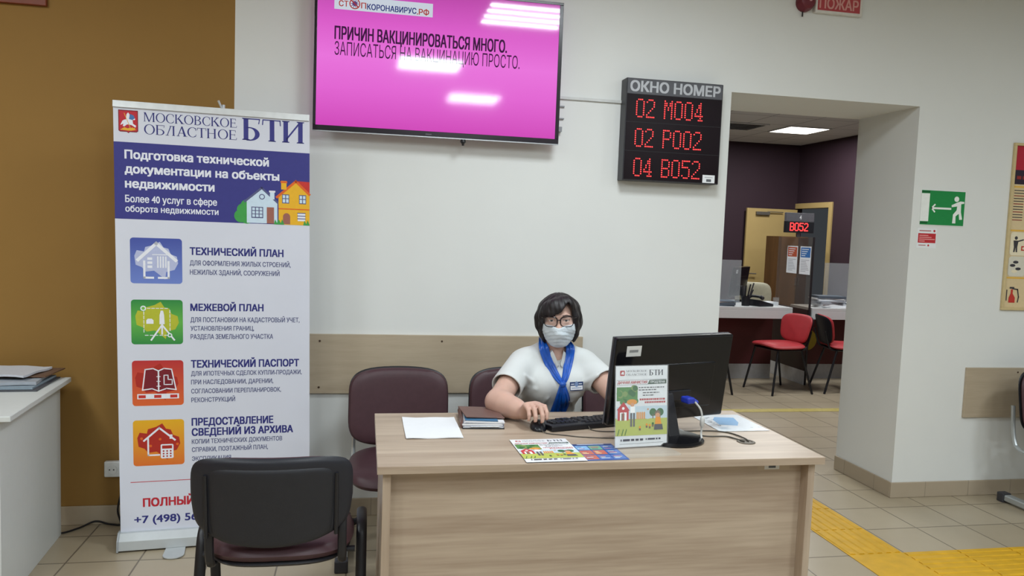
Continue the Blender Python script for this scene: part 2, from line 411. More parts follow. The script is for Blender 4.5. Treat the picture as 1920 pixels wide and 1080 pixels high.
g = G(); g.box(-3.4, 8.2, -8.2, 7.3, -0.1, 0); struct(g.build('floor', FLOORM, smooth=False))
g = G(); g.box(-3.4, 8.2, -8.2, 7.3, CEIL_Z, CEIL_Z + 0.1); struct(g.build('ceiling', CEILM, smooth=False))
OL, OR, OZ, OD = 1.954, 3.126, 2.311, 0.556
g = G()
g.box(-3.3, -0.6385, 0, OD, 0, CEIL_Z, 1); g.box(-0.6385, OL, 0, OD, 0, CEIL_Z, 0)
g.box(OL, OR, 0, OD, OZ, CEIL_Z, 0); g.box(OR, 6.7, 0, OD, 0, CEIL_Z, 0)
struct(g.build('wall_back', [WHITE, ORANGE], smooth=False))
g = G(); g.box(-3.4, -3.3, -8.1, OD, 0, CEIL_Z); struct(g.build('wall_left', ORANGE, smooth=False))
g = G(); g.box(6.6, 6.7, -8.1, 0, 0, CEIL_Z); struct(g.build('wall_right', WHITE, smooth=False))
g = G(); g.box(-3.4, 6.7, -8.2, -8.1, 0, CEIL_Z); struct(g.build('wall_front', WHITE, smooth=False))
# inner room
g = G(); g.box(1.0, 6.7, 7.0, 7.1, 0, CEIL_Z); struct(g.build('wall_inner_back', MAROONW, smooth=False))
g = G(); g.box(0.9, 1.0, OD, 7.1, 0, CEIL_Z); struct(g.build('wall_inner_left', MAROONW, smooth=False))
g = G(); g.box(6.6, 6.7, OD, 6.12, 0, CEIL_Z); g.box(6.6, 6.7, 6.12, 7.0, 2.02, CEIL_Z)
struct(g.build('wall_inner_right', MAROONW, smooth=False))
g = G(); g.box(1.0, OL - .012, OD, OD + 0.01, 0, CEIL_Z); g.box(OR + .012, 6.6, OD, OD + 0.01, 0, CEIL_Z); g.box(OL - .012, OR + .012, OD, OD + 0.01, OZ + .012, CEIL_Z)
struct(g.build('wall_inner_front', MAROONW, smooth=False))
g = G(); g.box(7.9, 8.0, 5.0, 7.3, 0, CEIL_Z); struct(g.build('wall_corridor', GREYW, smooth=False))
# skirtings
HB = 0.094
def skirt(name, x0, x1, y0, y1, m, bev=0.004):
    g = G(); g.box(x0, x1, y0, y1, 0, HB); struct(g.build(name, m, smooth=False, bevel=bev))
skirt('baseboard_back_left', -3.3, OL, -0.011, 0, SKIRT)
skirt('baseboard_back_right', OR - 0.011, 6.6, -0.011, 0, SKIRT)
skirt('baseboard_opening_right', OR - 0.011, OR, 0, OD, SKIRT2)
skirt('baseboard_opening_left', OL, OL + 0.011, 0, OD, SKIRT2)
# inner door, standing open against the far wall, and its frame
BEIGE = mat('beige_door', '#b59c66', 0.5, var=0.03, scale=4)
g = G(); g.box(6.575, 6.615, 6.04, 6.12, 0, 2.1); g.box(6.575, 6.615, 6.12, 7.0, 2.02, 2.1); struct(g.build('trim_1', BEIGE, smooth=False, bevel=0.004))
dr = G(); dr.box(5.72, 6.56, 6.9, 6.94, 0.01, 2.0); door = struct(dr.build('door_1', BEIGE, smooth=False, bevel=0.003))
g = G(); g.box(5.86, 6.08, 6.86, 6.9, 1.9, 1.95); g.box(6.04, 6.3, 6.86, 6.875, 1.945, 1.957); g.build('door_closer', mat('door_closer_grey', '#6b675f', 0.4, 0.4), door, bevel=0.003)
g = G(); g.tube([(5.79, 6.9, 1.0), (5.79, 6.85, 1.0), (5.9, 6.85, 1.0)], 0.01, 8); g.build('door_handle', mat('steel', '#b9bcc0', 0.3, 1.0, var=0.02), door)

STEEL = MATS['steel']
BLACK = mat('black_plastic', '#1b1b20', 0.42, var=0.04, scale=80)
BLACKG = mat('black_gloss', '#0e0e12', 0.16, var=0.0)
DARKG = mat('dark_grey_plastic', '#3a3a3f', 0.5)
SILVER = mat('silver_paint', '#b9bfc2', 0.35, 0.6, var=0.02)
MAROON = mat('maroon_vinyl', '#4a3238', 0.42, spec=0.4, var=0.06, scale=40, bump=0.12, bscale=400)
PAPER = mat('white_paper', '#e9ecef', 0.7, spec=0.2, var=0.01)
OAKV = wood_mat('pale_oak_upright', '#a08c79', '#bba995', (16, 16, 0.8), 0.38)
BOARDM = wood_mat('beech_board', '#b0a089', '#b9aa93', (2, 2, 26), 0.5)
OAK = wood_mat('pale_oak_laminate', '#a08c79', '#bba995', (0.8, 16, 16), 0.38)
def emis(name, col, st=1.0, rough=0.05): return mat(name, '#060608', rough, var=0.0, emit=col, estr=st)

# ------------------------------------------------------------------ wall boards behind the seats
def wall_board(x0, x1, z0, z1, screws, label):
    t = thing('wall_board', label, 'wall panel', ((x0 + x1) / 2, 0, z0))
    t_x = (x0 + x1) / 2
    g = G(); g.box(x0 - t_x, x1 - t_x, -0.017, -0.0005, 0, z1 - z0); g.build('panel', BOARDM, t, smooth=False, bevel=0.0015)
    for x, z in screws:
        s = G(); s.M = Matrix.Translation((x - t_x, -0.017, z - z0)) @ Matrix.Rotation(PI / 2, 4, 'X')
        s.lathe([(0.0055, 0), (0.0055, 0.0012), (0.003, 0.002)], 10); s.build('screw', mat('screw_brown', '#4b3a2d', 0.4, 0.3), t)
wall_board(-0.45, 1.166, 0.648, 0.952, [(-0.213, 0.918), (0.405, 0.921), (-0.214, 0.68), (0.405, 0.68), (1.1, 0.92), (1.1, 0.68)],
           'long pale wooden rub panel screwed to the white wall behind the clerk')
wall_board(3.569, 5.6, 0.487, 0.79, [(3.924, 0.764), (3.925, 0.522), (4.6, 0.764), (4.6, 0.522)],
           'pale wooden rub panel on the white wall right of the opening')

# ------------------------------------------------------------------ television
def make_tv():
    X0, Z0, W, H = -0.262, 1.960, 1.226, 0.71
    t = thing('television', 'large flat television showing a pink vaccination slide on the wall', 'television', (X0, -0.1, Z0))
    g = G(); g.box(0.04, W - 0.04, 0.012, 0.05, 0.03, H - 0.03); g.box(0.25, W - 0.25, 0.05, 0.0975, 0.15, H - 0.15)
    g.build('back_housing', BLACK, t, smooth=False, bevel=0.006)
    bz = mat('tv_bezel', '#1c1420', 0.25, var=0.0)
    g = G(); b = 0.014
    g.box(0, W, 0.0, 0.014, 0, 0.026); g.box(0, W, 0, 0.014, H - b, H); g.box(0, b, 0, 0.014, 0.026, H - b); g.box(W - 0.02, W, 0, 0.014, 0.026, H - b)
    g.build('bezel', bz, t, smooth=False, bevel=0.0015)
    g = G(); g.box(0.0, W, -0.0015, 0.014, -0.004, 0.0005); g.build('bottom_strip', STEEL, t, smooth=False)
    g = G(); g.box(0.545, 0.575, -0.001, 0.0, 0.008, 0.014); g.build('maker_plate', mat('dull_lettering', '#5a5560', 0.4), t, smooth=False)
    g = G(); g.lathe([(0.012, 0), (0.014, -0.012), (0.006, -0.022), (0.006, -0.03)], 12, c=(0.735, 0.01, -0.004)); g.build('sensor', BLACK, t)
    scr = grad_mat('pink_slide', [(0, '#cf3fb8'), (0.28, '#e25fd2'), (0.5, '#e96fdc'), (0.75, '#d956c8'), (1, '#b83fa6')], 2, 0.02, 0.7, rough=0.06, emit=0.97)
    ink, lab = emis('slide_ink', '#4a1250', 0.6), emis('slide_label', '#dfe9f5', 0.75)
    red, blue, dk = emis('slide_red', '#c0392f', 0.7), emis('slide_blue', '#2b3a86', 0.7), emis('slide_violet', '#6a4a8a', 0.7)
    g = G(); g.M = Matrix.Translation((0, 0.0005, 0)); S = 0
    g.rect(0.014, W - 0.02, 0.026, H - b, 0)
    g.rect(0.092, 0.564, 0.58, 0.645, 2)
    g.text('СТ', 0.113, 0.158, 0.595, 0.622, 3, 0.02); g.text('П', 0.218, 0.242, 0.593, 0.62, 3, 0.02)
    g.disc(0.188, 0.612, 0.026, 3, 24); g.disc(0.188, 0.612, 0.021, 2, 24); g.disc(0.188, 0.612, 0.012, 5, 14)
    for k in range(10):
        a = 2 * PI * k / 10; g.line([(0.188, 0.612), (0.188 + 0.018 * math.cos(a), 0.612 + 0.018 * math.sin(a))], 0.003, 5)
    g.line([(0.172, 0.628), (0.204, 0.596)], 0.005, 3)
    g.text('КОРОНАВИРУС', 0.246, 0.484, 0.590, 0.617, 4, 0.025); g.text('.РФ', 0.486, 0.546, 0.588, 0.615, 3, 0.025)
    g.text('ПРИЧИН ВАКЦИНИРОВАТЬСЯ МНОГО.', 0.095, 0.941, 0.439, 0.5, 1, 0.022)
    g.text('ЗАПИСАТЬСЯ НА ВАКЦИНАЦИЮ ПРОСТО.', 0.097, 1.008, 0.364, 0.428, 1, -0.004)
    g.build('screen', [scr, ink, lab, red, blue, dk], t, smooth=False)
make_tv()
# small clips and the cable channel right of the television
t = thing('wall_bracket', 'thin grey bracket ends poking out beside the television', 'bracket', (0.98, 0, 2.04)); BG = mat('bracket_grey', '#8d9094', 0.5)
g = G(); g.box(-0.025, 0.018, -0.03, -0.0005, -0.005, 0.02); g.build('block', BG, t, smooth=False)
for z in (0.065, 0.128):
    g = G(); g.box(-0.025, 0.032, -0.012, -0.0005, z - 0.003, z + 0.003); g.build('prong', BG, t, smooth=False)
g = G(); g.box(0.985, 1.33, -0.012, -0.0005, 2.206, 2.221)
tag(g.build('cable_channel', mat('trunking_white', '#ced0cf', 0.5), smooth=False, bevel=0.001), 'thin white cable channel running from television to number board', 'cable channel')

# ------------------------------------------------------------------ LED queue boards
LED = {'0': '.###. #...# #...# #...# #...# #...# #...# #...# .###.', '2': '.###. #...# ....# ....# ...#. ..#.. .#... #.... #####',
       '4': '...#. ..##. ..##. .#.#. .#.#. #..#. ##### ...#. ..###', '5': '##### #.... #.... ####. ....# ....# ....# #...# .###.',
       'М': '#...# ##.## ##.## #.#.# #.#.# #...# #...# #...# #...#', 'Р': '####. #...# #...# #...# ####. #.... #.... #.... #....',
       'В': '####. #...# #...# #...# ####. #...# #...# #...# ####.'}
LEDM = mat('led_dot', '#300004', 0.4, var=0.0, emit='#ff3a3a', estr=2.6)
def led_text(g, s, x, z, cw, chh, pitch, r):
    for k, c in enumerate(s):
        for j, row in enumerate(LED[c].split()):
            for i, b in enumerate(row):
                if b == '#': g.base(0.0001); g.disc(x + k * pitch + i * cw / 4, z + chh - j * chh / 8, r, 0, 8)
def make_board():
    W, H = 0.543, 0.531
    t = thing('queue_board', 'black LED queue board headed ОКНО НОМЕР on the white wall', 'display board', (1.322, -0.082, 1.798))
    g = G(); g.box(0, W, 0.0, 0.0815, 0, H); g.build('housing', mat('board_case', '#2b2a2f', 0.4), t, smooth=False, bevel=0.003)
    g = G(); g.box(0.006, W - 0.006, -0.002, 0.001, 0.006, 0.448); g.build('display_panel', mat('board_glass', '#150810', 0.3, spec=0.2, var=0.0), t, smooth=False)
    g = G(); g.box(0.006, W - 0.006, -0.0025, 0.001, 0.450, H - 0.004); g.build('header_strip', mat('header_grey', '#55565c', 0.5), t, smooth=False)
    g = G(); g.M = Matrix.Translation((0, -0.0027, 0)); g.text('ОКНО НОМЕР', 0.02, 0.527, 0.464, 0.517, 0, 0.04); g.build('header_lettering', mat('lettering_grey', '#b9bcc2', 0.5), t, smooth=False)
    for z, a, b in ((0.333, '02', 'М004'), (0.18, '02', 'Р002'), (0.026, '04', 'В052')):
        g = G(); g.M = Matrix.Translation((0, -0.0022, 0))
        led_text(g, a, 0.061, z, 0.039, 0.089, 0.057, 0.0037); g.build('window_number', LEDM, t, smooth=False)
        g = G(); g.M = Matrix.Translation((0, -0.0022, 0)); led_text(g, b, 0.217, z, 0.039, 0.089, 0.0575, 0.0037); g.build('ticket_number', LEDM, t, smooth=False)
    for z in (0.155, 0.305):
        g = G(); g.box(0.006, W - 0.006, -0.0026, 0, z - 0.0012, z + 0.0012); g.build('seam', BLACK, t, smooth=False)
    g = G(); g.M = Matrix.Translation((0, -0.0028, 0)); g.rect(0.45, 0.52, 0.006, 0.048, 0); g.rect(0.472, 0.5, 0.012, 0.026, 1); g.rect(0.462, 0.508, 0.034, 0.037, 2)
    g.build('inventory_sticker', [PAPER, flat('#5d6066'), flat('#9a9da2')], t, smooth=False)
make_board()

# ------------------------------------------------------------------ roll-up banner
def make_banner():
    th = 0.099; W = 0.83
    t = thing('rollup_banner', 'tall white and blue roll-up banner in front of the ochre wall', 'banner', (-1.062, -0.315, 0), th)
    g = G(); g.prism([(-0.055, 0.008), (0.055, 0.008), (0.062, 0.03), (0.045, 0.062), (0.012, 0.078), (-0.02, 0.078), (-0.05, 0.05)], 0.0, W, 'x')
    alu = mat('brushed_aluminium', '#c3c8ca', 0.5, 0.3, var=0.03, scale=20)
    g.build('cassette', alu, t, bevel=0.002)
    for x in (-0.006, W - 0.002):
        g = G(); g.prism([(-0.058, 0.004), (0.058, 0.004), (0.065, 0.03), (0.047, 0.066), (0.012, 0.082), (-0.022, 0.082), (-0.053, 0.052)], x, x + 0.008, 'x'); g.build('end_cap', mat('cap_grey', '#9ea3a6', 0.4), t)
    for x in (0.24, 0.62):
        g = G(); g.prism([(x - 0.04, -0.02), (x + 0.04, -0.02), (x + 0.045, -0.13)] + [(x + 0.045 * math.cos(a), -0.13 + 0.04 * math.sin(a)) for a in [-k * PI / 8 for k in range(1, 8)]] + [(x - 0.045, -0.13)], 0.002, 0.008, 'z')
        g.build('foot', alu, t, bevel=0.001)
    g = G(); g.tube([(0.42, 0.03, 0.07), (0.42, 0.03, 2.03)], 0.008, 10); g.tube([(0.42, 0.03, 2.0), (0.40, 0.012, 2.045)], 0.005, 8); g.build('pole', alu, t)
    C = {k: i + 1 for i, k in enumerate(['navy', 'text', 'white', 'red', 'gold', 'dark', 'blue', 'lblue', 'green', 'yellow', 'brown', 'orange', 'roof', 'ic1', 'ic2', 'ic3', 'ic4', 'blob1', 'blob2', 'blob3', 'ltext', 'gw', 'lgreen'])}
    inks = [mat('banner_vinyl', '#d9dce8', 0.45, spec=0.3, var=0.015, scale=5), flat('#3f3f87'), flat('#35377c'), flat('#e8eaf4'), flat('#c02f3c'), flat('#e6b13a'), flat('#7c2630'), flat('#4a76b0'),
            flat('#cfe3f2'), flat('#46a050'), flat('#edb62f'), flat('#a1685a'), flat('#e2692c'), flat('#c93a34'),
            grad_mat('icon_blue', [(0, '#6f86cf'), (1, '#4453a6')], 2, 1.21, 1.416), grad_mat('icon_green', [(0, '#2d8a43'), (0.5, '#63b54a'), (1, '#2d8a43')], 2, 0.936, 1.139),
            grad_mat('icon_red', [(0, '#e0662f'), (1, '#bf3034')], 2, 0.655, 0.863), grad_mat('icon_orange', [(0, '#e0702a'), (1, '#e9b020')], 2, 0.378, 0.59),
            flat('#b9c0e0'), flat('#b9bd3a'), flat('#b23228'), flat('#5b5f86'), flat('#eceef6'), flat('#7bbf4e')]
    g = G(); g.M = Matrix.Translation((0, -0.001, 0))
    sh = Matrix.Identity(4); sh[0][2] = 0.0125; sh[0][3] = -0.012 - 0.0; g.M = Matrix(((1, 0, 0.0, 0), (0, 1, 0, -0.001), (0, 0, 1, 0), (0, 0, 0, 1)))
    lo, hi = 0.076, 1.985
    g.box(0, W, 0.0, 0.0012, lo, hi, 0)
    R, T = C['navy'], C['text']
    emblem(g, 0.02, 0.099, 1.873, 1.973, C['red'], C['white'], C['blue'], C['gold'], C['dark'])
    serif_text(g, 'МОСКОВСКОЕ', 0.122, 0.512, 1.929, 1.969, T, 0.13); serif_text(g, 'ОБЛАСТНОЕ', 0.122, 0.512, 1.874, 1.917, T, 0.13)
    serif_text(g, 'БТИ', 0.53, 0.812, 1.877, 1.976, R, 0.2)
    g.base(0.0001); g.rect(0, W, 1.497, 1.834, R)
    w_ = C['white']
    g.text('Подготовка технической', 0.042, 0.648, 1.763, 1.8, w_, 0.04); g.text('документации на объекты', 0.042, 0.694, 1.7, 1.737, w_, 0.04); g.text('недвижимости', 0.042, 0.412, 1.636, 1.673, w_, 0.04)
    g.text('Более 40 услуг в сфере', 0.042, 0.422, 1.572, 1.603, w_, 0.02); g.text('оборота недвижимости', 0.042, 0.428, 1.53, 1.558, w_, 0.02)
    g.base()
    # two little houses with bushes
    for x, z, r in ((0.525, 1.53, 0.03), (0.535, 1.56, 0.028), (0.55, 1.58, 0.026), (0.55, 1.525, 0.03)): g.disc(x, z, r, C['green'])
    g.poly([(0.55, 1.5), (0.685, 1.5), (0.685, 1.595), (0.617, 1.657), (0.55, 1.6)], C['lblue'])
    g.line([(0.542, 1.598), (0.616, 1.662), (0.692, 1.592)], 0.009, C['ltext']); g.rect(0.652, 0.672, 1.612, 1.65, C['lblue']); g.rect(0.648, 0.676, 1.644, 1.652, C['white'])
    g.disc(0.617, 1.622, 0.013, C['ltext']); g.disc(0.617, 1.622, 0.009, C['lblue'])
    g.rect(0.57, 0.622, 1.523, 1.575, C['ltext'])
    for i in range(3):
        for j in range(3): g.rect(0.574 + i * 0.016, 0.586 + i * 0.016, 1.528 + j * 0.0155, 1.54 + j * 0.0155, C['lblue'])
    g.rect(0.638, 0.67, 1.5, 1.575, C['brown'])
    g.poly([(0.69, 1.497), (W, 1.497), (W, 1.66), (0.768, 1.7), (0.69, 1.63)], C['yellow']); g.poly([(0.768, 1.702), (W, 1.7), (W, 1.64), (0.815, 1.652)], C['roof'])
    g.line([(0.684, 1.624), (0.768, 1.7), (0.828, 1.642)], 0.011, C['orange']); g.rect(0.702, 0.726, 1.66, 1.7, C['yellow']); g.rect(0.699, 0.729, 1.69, 1.699, C['orange'])
    for x in (0.722, 0.798):
        g.rect(x - 0.016, x + 0.016, 1.596, 1.638, C['ltext']); g.rect(x - 0.013, x - 0.002, 1.6, 1.616, C['lblue']); g.rect(x + 0.002, x + 0.013, 1.6, 1.616, C['lblue']); g.rect(x - 0.013, x - 0.002, 1.62, 1.634, C['lblue']); g.rect(x + 0.002, x + 0.013, 1.62, 1.634, C['lblue'])
    g.rect(0.69, W, 1.568, 1.573, C['orange']); g.rect(0.71, 0.742, 1.5, 1.535, C['brown']); g.disc(0.726, 1.535, 0.016, C['brown'])
    for j in range(3): g.rect(0.776, 0.81, 1.516 + j * 0.013, 1.525 + j * 0.013, C['white']); g.rect(0.774, 0.812, 1.525 + j * 0.013, 1.529 + j * 0.013, C['ltext'])
    for x in (0.683, 0.7, 0.815): g.poly([(x - 0.014, 1.497), (x - 0.008, 1.52), (x, 1.503), (x + 0.006, 1.522), (x + 0.016, 1.497)], C['green'])
    # four icons
    def blob(u0, v0, c):
        P = [(-.09, .02), (-.08, .045), (-.05, .04), (-.045, .06), (-.01, .07), (.015, .085), (.03, .06), (.05, .055), (.06, .03), (.085, .02), (.09, -.01), (.075, -.04), (.04, -.05), (.035, -.085), (.02, -.07), (-.01, -.045), (-.045, -.05), (-.06, -.03), (-.085, -.02)]
        g.poly([(u0 + x, v0 + z) for x, z in P], c)
    def iconbox(v0, v1, c): g.base(); g.rrect(0.058, 0.272, v0, v1, 0.014, C[c])
    iconbox(1.212, 1.416, 'ic1'); blob(0.165, 1.315, C['blob1']); gw = C['gw']
    g.line([(0.09, 1.318), (0.165, 1.392), (0.245, 1.318)], 0.014, gw); g.line([(0.115, 1.31), (0.115, 1.238), (0.15, 1.238)], 0.009, gw); g.line([(0.175, 1.238), (0.215, 1.238), (0.215, 1.31)], 0.009, gw)
    for k in range(3): g.rect(0.128, 0.148, 1.282 + k * 0.018, 1.293 + k * 0.018, gw)
    for k in range(4): g.rect(0.168 + k * 0.011, 0.174 + k * 0.011, 1.283, 1.335, gw)
    g.line([(0.15, 1.342), (0.21, 1.342)], 0.004, gw)
    iconbox(0.937, 1.139, 'ic2'); blob(0.165, 1.045, C['blob2'])
    g.disc(0.108, 1.1, 0.012, gw); g.disc(0.108, 1.1, 0.007, C['lgreen'])
    for k in range(5): g.line([(0.125 + k * 0.018, 1.1), (0.136 + k * 0.018, 1.1)], 0.003, gw); g.line([(0.11, 1.085 - k * 0.02), (0.11, 1.072 - k * 0.02)], 0.003, gw); g.line([(0.218, 1.092 - k * 0.02), (0.218, 1.079 - k * 0.02)], 0.003, gw); g.line([(0.115 + k * 0.02, 0.978), (0.127 + k * 0.02, 0.978)], 0.003, gw)
    g.poly([(0.12, 1.03), (0.15, 1.03), (0.15, 1.046), (0.142, 1.053), (0.126, 1.053), (0.12, 1.046)], gw)
    g.poly([(0.174, 1.028), (0.196, 1.028), (0.194, 1.07), (0.19, 1.09), (0.18, 1.09), (0.175, 1.07)], gw)
    for a in (-0.045, 0, 0.05): g.line([(0.185, 1.025), (0.185 + a, 0.957 if a else 0.985)], 0.007, gw)
    g.disc(0.217, 0.978, 0.01, gw); g.disc(0.217, 0.978, 0.005, C['green'])
    iconbox(0.656, 0.863, 'ic3'); blob(0.16, 0.765, C['blob3'])
    g.poly([(0.105, 0.725), (0.235, 0.725), (0.225, 0.822), (0.115, 0.822)], C['dark'])
    g.line([(0.1, 0.728), (0.112, 0.822), (0.145, 0.826), (0.167, 0.815), (0.19, 0.826), (0.222, 0.822), (0.24, 0.728)], 0.005, gw); g.line([(0.1, 0.728), (0.14, 0.734), (0.167, 0.722), (0.2, 0.734), (0.24, 0.728)], 0.005, gw); g.line([(0.167, 0.722), (0.167, 0.815)], 0.006, gw)
    g.line([(0.19, 0.795), (0.207, 0.795), (0.207, 0.775), (0.224, 0.775), (0.224, 0.752), (0.19, 0.752), (0.19, 0.795)], 0.004, gw)
    for k in range(3): g.line([(0.16, 0.745 + k * 0.022), (0.174, 0.745 + k * 0.022)], 0.003, gw)
    g.rect(0.078, 0.252, 0.687, 0.71, gw)
    for x in (0.083, 0.148, 0.215): g.rect(x, x + 0.03, 0.691, 0.705, C['roof'])
    iconbox(0.379, 0.59, 'ic4'); blob(0.165, 0.488, C['blob3'])
    g.line([(0.103, 0.495), (0.167, 0.552), (0.232, 0.495)], 0.008, gw); g.line([(0.12, 0.505), (0.12, 0.427), (0.165, 0.427)], 0.007, gw); g.rect(0.21, 0.222, 0.5, 0.52, gw)
    for x, z in ((0.093, 0.505), (0.13, 0.47), (0.17, 0.5), (0.243, 0.475)): g.disc(x, z, 0.006, C['orange'])
    g.rrect(0.172, 0.226, 0.41, 0.476, 0.006, gw); g.rect(0.178, 0.22, 0.455, 0.47, C['blob3'])
    for i in range(3):
        for j in range(3): g.disc(0.184 + i * 0.015, 0.42 + j * 0.012, 0.004, C['blob3'], 8)
    L_ = C['ltext']
    def H(t, x1, z0, z1): g.base(); g.text(t, 0.304, x1 + 0.004, z0, z1, T, 0.038)
    def P(t, x1, z0, z1): g.base(); g.text(t, 0.304, x1 + 0.004, z0, z1, L_, 0.02)
    H('ТЕХНИЧЕСКИЙ ПЛАН', 0.708, 1.346, 1.379); P('ДЛЯ ОФОРМЛЕНИЯ ЖИЛЫХ СТРОЕНИЙ,', 0.74, 1.298, 1.32); P('НЕЖИЛЫХ ЗДАНИЙ, СООРУЖЕНИЙ', 0.69, 1.256, 1.278)
    H('МЕЖЕВОЙ ПЛАН', 0.618, 1.09, 1.122); P('ДЛЯ ПОСТАНОВКИ НА КАДАСТРОВЫЙ УЧЕТ,', 0.78, 1.038, 1.06); P('УСТАНОВЛЕНИЯ ГРАНИЦ,', 0.575, 0.999, 1.02); P('РАЗДЕЛА ЗЕМЕЛЬНОГО УЧАСТКА', 0.66, 0.96, 0.982)
    H('ТЕХНИЧЕСКИЙ ПАСПОРТ', 0.778, 0.828, 0.862); P('ДЛЯ ИПОТЕЧНЫХ СДЕЛОК КУПЛИ-ПРОДАЖИ,', 0.79, 0.79, 0.811); P('ПРИ НАСЛЕДОВАНИИ, ДАРЕНИИ,', 0.66, 0.75, 0.771); P('СОГЛАСОВАНИИ ПЕРЕПЛАНИРОВОК,', 0.695, 0.708, 0.729); P('РЕКОНСТРУКЦИЙ', 0.49, 0.667, 0.688)
    H('ПРЕДОСТАВЛЕНИЕ', 0.66, 0.558, 0.592); H('СВЕДЕНИЙ ИЗ АРХИВА', 0.75, 0.51, 0.544); P('КОПИИ ТЕХНИЧЕСКИХ ДОКУМЕНТОВ', 0.7, 0.472, 0.493); P('СПРАВКИ, ПОЭТАЖНЫЙ ПЛАН,', 0.635, 0.434, 0.455); P('ЭКСПЛИКАЦИЯ', 0.47, 0.393, 0.412)
    g.line([(0.046, 0.305), (0.79, 0.305)], 0.003, C['red'])
    g.text('ПОЛНЫЙ', 0.094, 0.312, 0.189, 0.227, C['red'], 0.045); g.text('+7 (498) 56', 0.057, 0.325, 0.113, 0.148, T, 0.03)
    for i, v in enumerate(g.v): g.v[i] = (v[0] + 0.003 - 0.0165 * v[2], v[1] + 0.006 * v[2], v[2])      # the sheet hangs a hair off plumb
    g.build('printed_sheet', inks, t, smooth=False)
    g = G(); g.M = Matrix.Translation((-0.031, 0.012, 0)); g.prism([(-0.009, 1.983), (0.009, 1.983), (0.011, 2.0), (0.004, 2.012), (-0.006, 2.012)], 0.0, W, 'x'); g.build('top_rail', mat('rail_white', '#d7dadb', 0.35, 0.3), t, bevel=0.001)
make_banner()

# ------------------------------------------------------------------ clerk's desk
DX0, DX1, DY0, DY1, DZ = 0.054, 1.616, -1.572, -0.867, 0.75
def make_desk():
    t = thing('desk', 'pale oak laminate desk where the masked woman sits', 'desk', (DX0, DY0, 0)); W, D = DX1 - DX0, DY1 - DY0
    g = G(); g.box(0, W, 0, D, DZ - 0.026, DZ); g.build('tabletop', OAK, t, smooth=False, bevel=0.0015)
    for x in (0.019, W - 0.045):
        g = G(); g.box(x, x + 0.026, 0.03, D - 0.03, 0.0, DZ - 0.026); g.build('side_panel', OAKV, t, smooth=False, bevel=0.001)
    g = G(); g.box(0.045, W - 0.045, 0.075, 0.091, 0.08, DZ - 0.026); g.build('front_panel', OAK, t, smooth=False, bevel=0.001)
    g = G(); g.lathe([(0.034, 0), (0.034, 0.002), (0.03, 0.0035), (0.024, 0.003), (0.022, 0.0008)], 24, c=(1.366, 0.207, DZ)); g.build('cable_grommet', mat('grommet_brown', '#5f574c', 0.5), t)
    g = G(); g.M = Matrix.Translation((0, 0.0748, 0)); g.rect(1.345, 1.47, 0.684, 0.722, 1); g.rect(1.372, 1.43, 0.687, 0.718, 0); g.rect(1.388, 1.416, 0.692, 0.713, 2)
    g.build('inventory_sticker', [flat('#dcdcda'), flat('#b8a792', 0.2), flat('#5d6066')], t, smooth=False)
make_desk()

# ------------------------------------------------------------------ beam seating
def make_bench(label, x0, fx):
    t = thing('beam_seating', label, 'bench', (x0, -0.38, 0))
    g = G(); g.box(-0.02, 1.79, -0.03, 0.03, 0.31, 0.36); g.build('beam', SILVER, t, smooth=False, bevel=0.004)
    for x in (fx, 1.77 - fx):
        g = G(); g.box(x - 0.025, x + 0.025, -0.255, 0.235, 0.012, 0.05); g.build('foot', SILVER, t, smooth=False, bevel=0.008)
        g = G(); g.box(x - 0.022, x + 0.022, -0.025, 0.025, 0.05, 0.33); g.build('post', SILVER, t, smooth=False, bevel=0.006)
        for y in (-0.278, 0.258):
            g = G(); g.box(x - 0.029, x + 0.029, y - 0.025, y + 0.025, 0.0, 0.056); g.build('end_cap', DARKG, t, smooth=False, bevel=0.006)
    for k in range(3):
        xc = 0.25 + 0.583 * k
        sc_ = G(); sc_.M = Matrix.Translation((xc, -0.085, 0.398)) @ Matrix.Rotation(PI / 2, 4, 'X')
        sc_.pad(0.475, 0.44, 0.07, 3.6, bend=lambda x, z: -0.045 * (max(0.0, z - 0.08) / 0.155) ** 2 + 0.012 * (1 - (x / 0.24) ** 2) + 0.012 * (max(0.0, -z - 0.1) / 0.13) ** 2)
        sc_.build('seat', MAROON, t)
        b = G(); b.M = Matrix.Translation((xc, 0.135, 0.632)) @ Matrix.Rotation(math.radians(-9), 4, 'X')
        b.pad(0.478, 0.335, 0.05, 5, bend=lambda x, z: -0.03 * (x / 0.24) ** 2, shape=lambda x, z: (x * (1 - 0.0 * z), z + (0.022 * (1 - (x / 0.24) ** 2) if z > 0.0 else -0.02 * (1 - (x / 0.24) ** 2))))
        b.build('backrest', MAROON, t)
        b = G(); b.M = Matrix.Translation((xc, 0.158, 0.632)) @ Matrix.Rotation(math.radians(-9), 4, 'X')
        b.pad(0.482, 0.342, 0.022, 5, bend=lambda x, z: -0.03 * (x / 0.24) ** 2, shape=lambda x, z: (x, z + (0.022 * (1 - (x / 0.24) ** 2) if z > 0.0 else -0.02 * (1 - (x / 0.24) ** 2))))
        b.build('back_shell', BLACK, t)
        for s in (-0.215, 0.215):
            g = G(); g.tube(smooth_path([(xc + s, -0.12, 0.352), (xc + s, 0.1, 0.352), (xc + s, 0.165, 0.41), (xc + s, 0.19, 0.6)]), 0.011, 8); g.build('bracket', SILVER, t)
        g = G(); g.box(xc - 0.16, xc + 0.16, -0.05, 0.05, 0.362, 0.37); g.build('seat_plate', DARKG, t, smooth=False)
    return t
make_bench('row of maroon padded seats against the wall behind the desk', -0.07, 0.0)
make_bench('maroon seat row at the right picture edge with only foot and back corner showing', 3.705, 0.092)

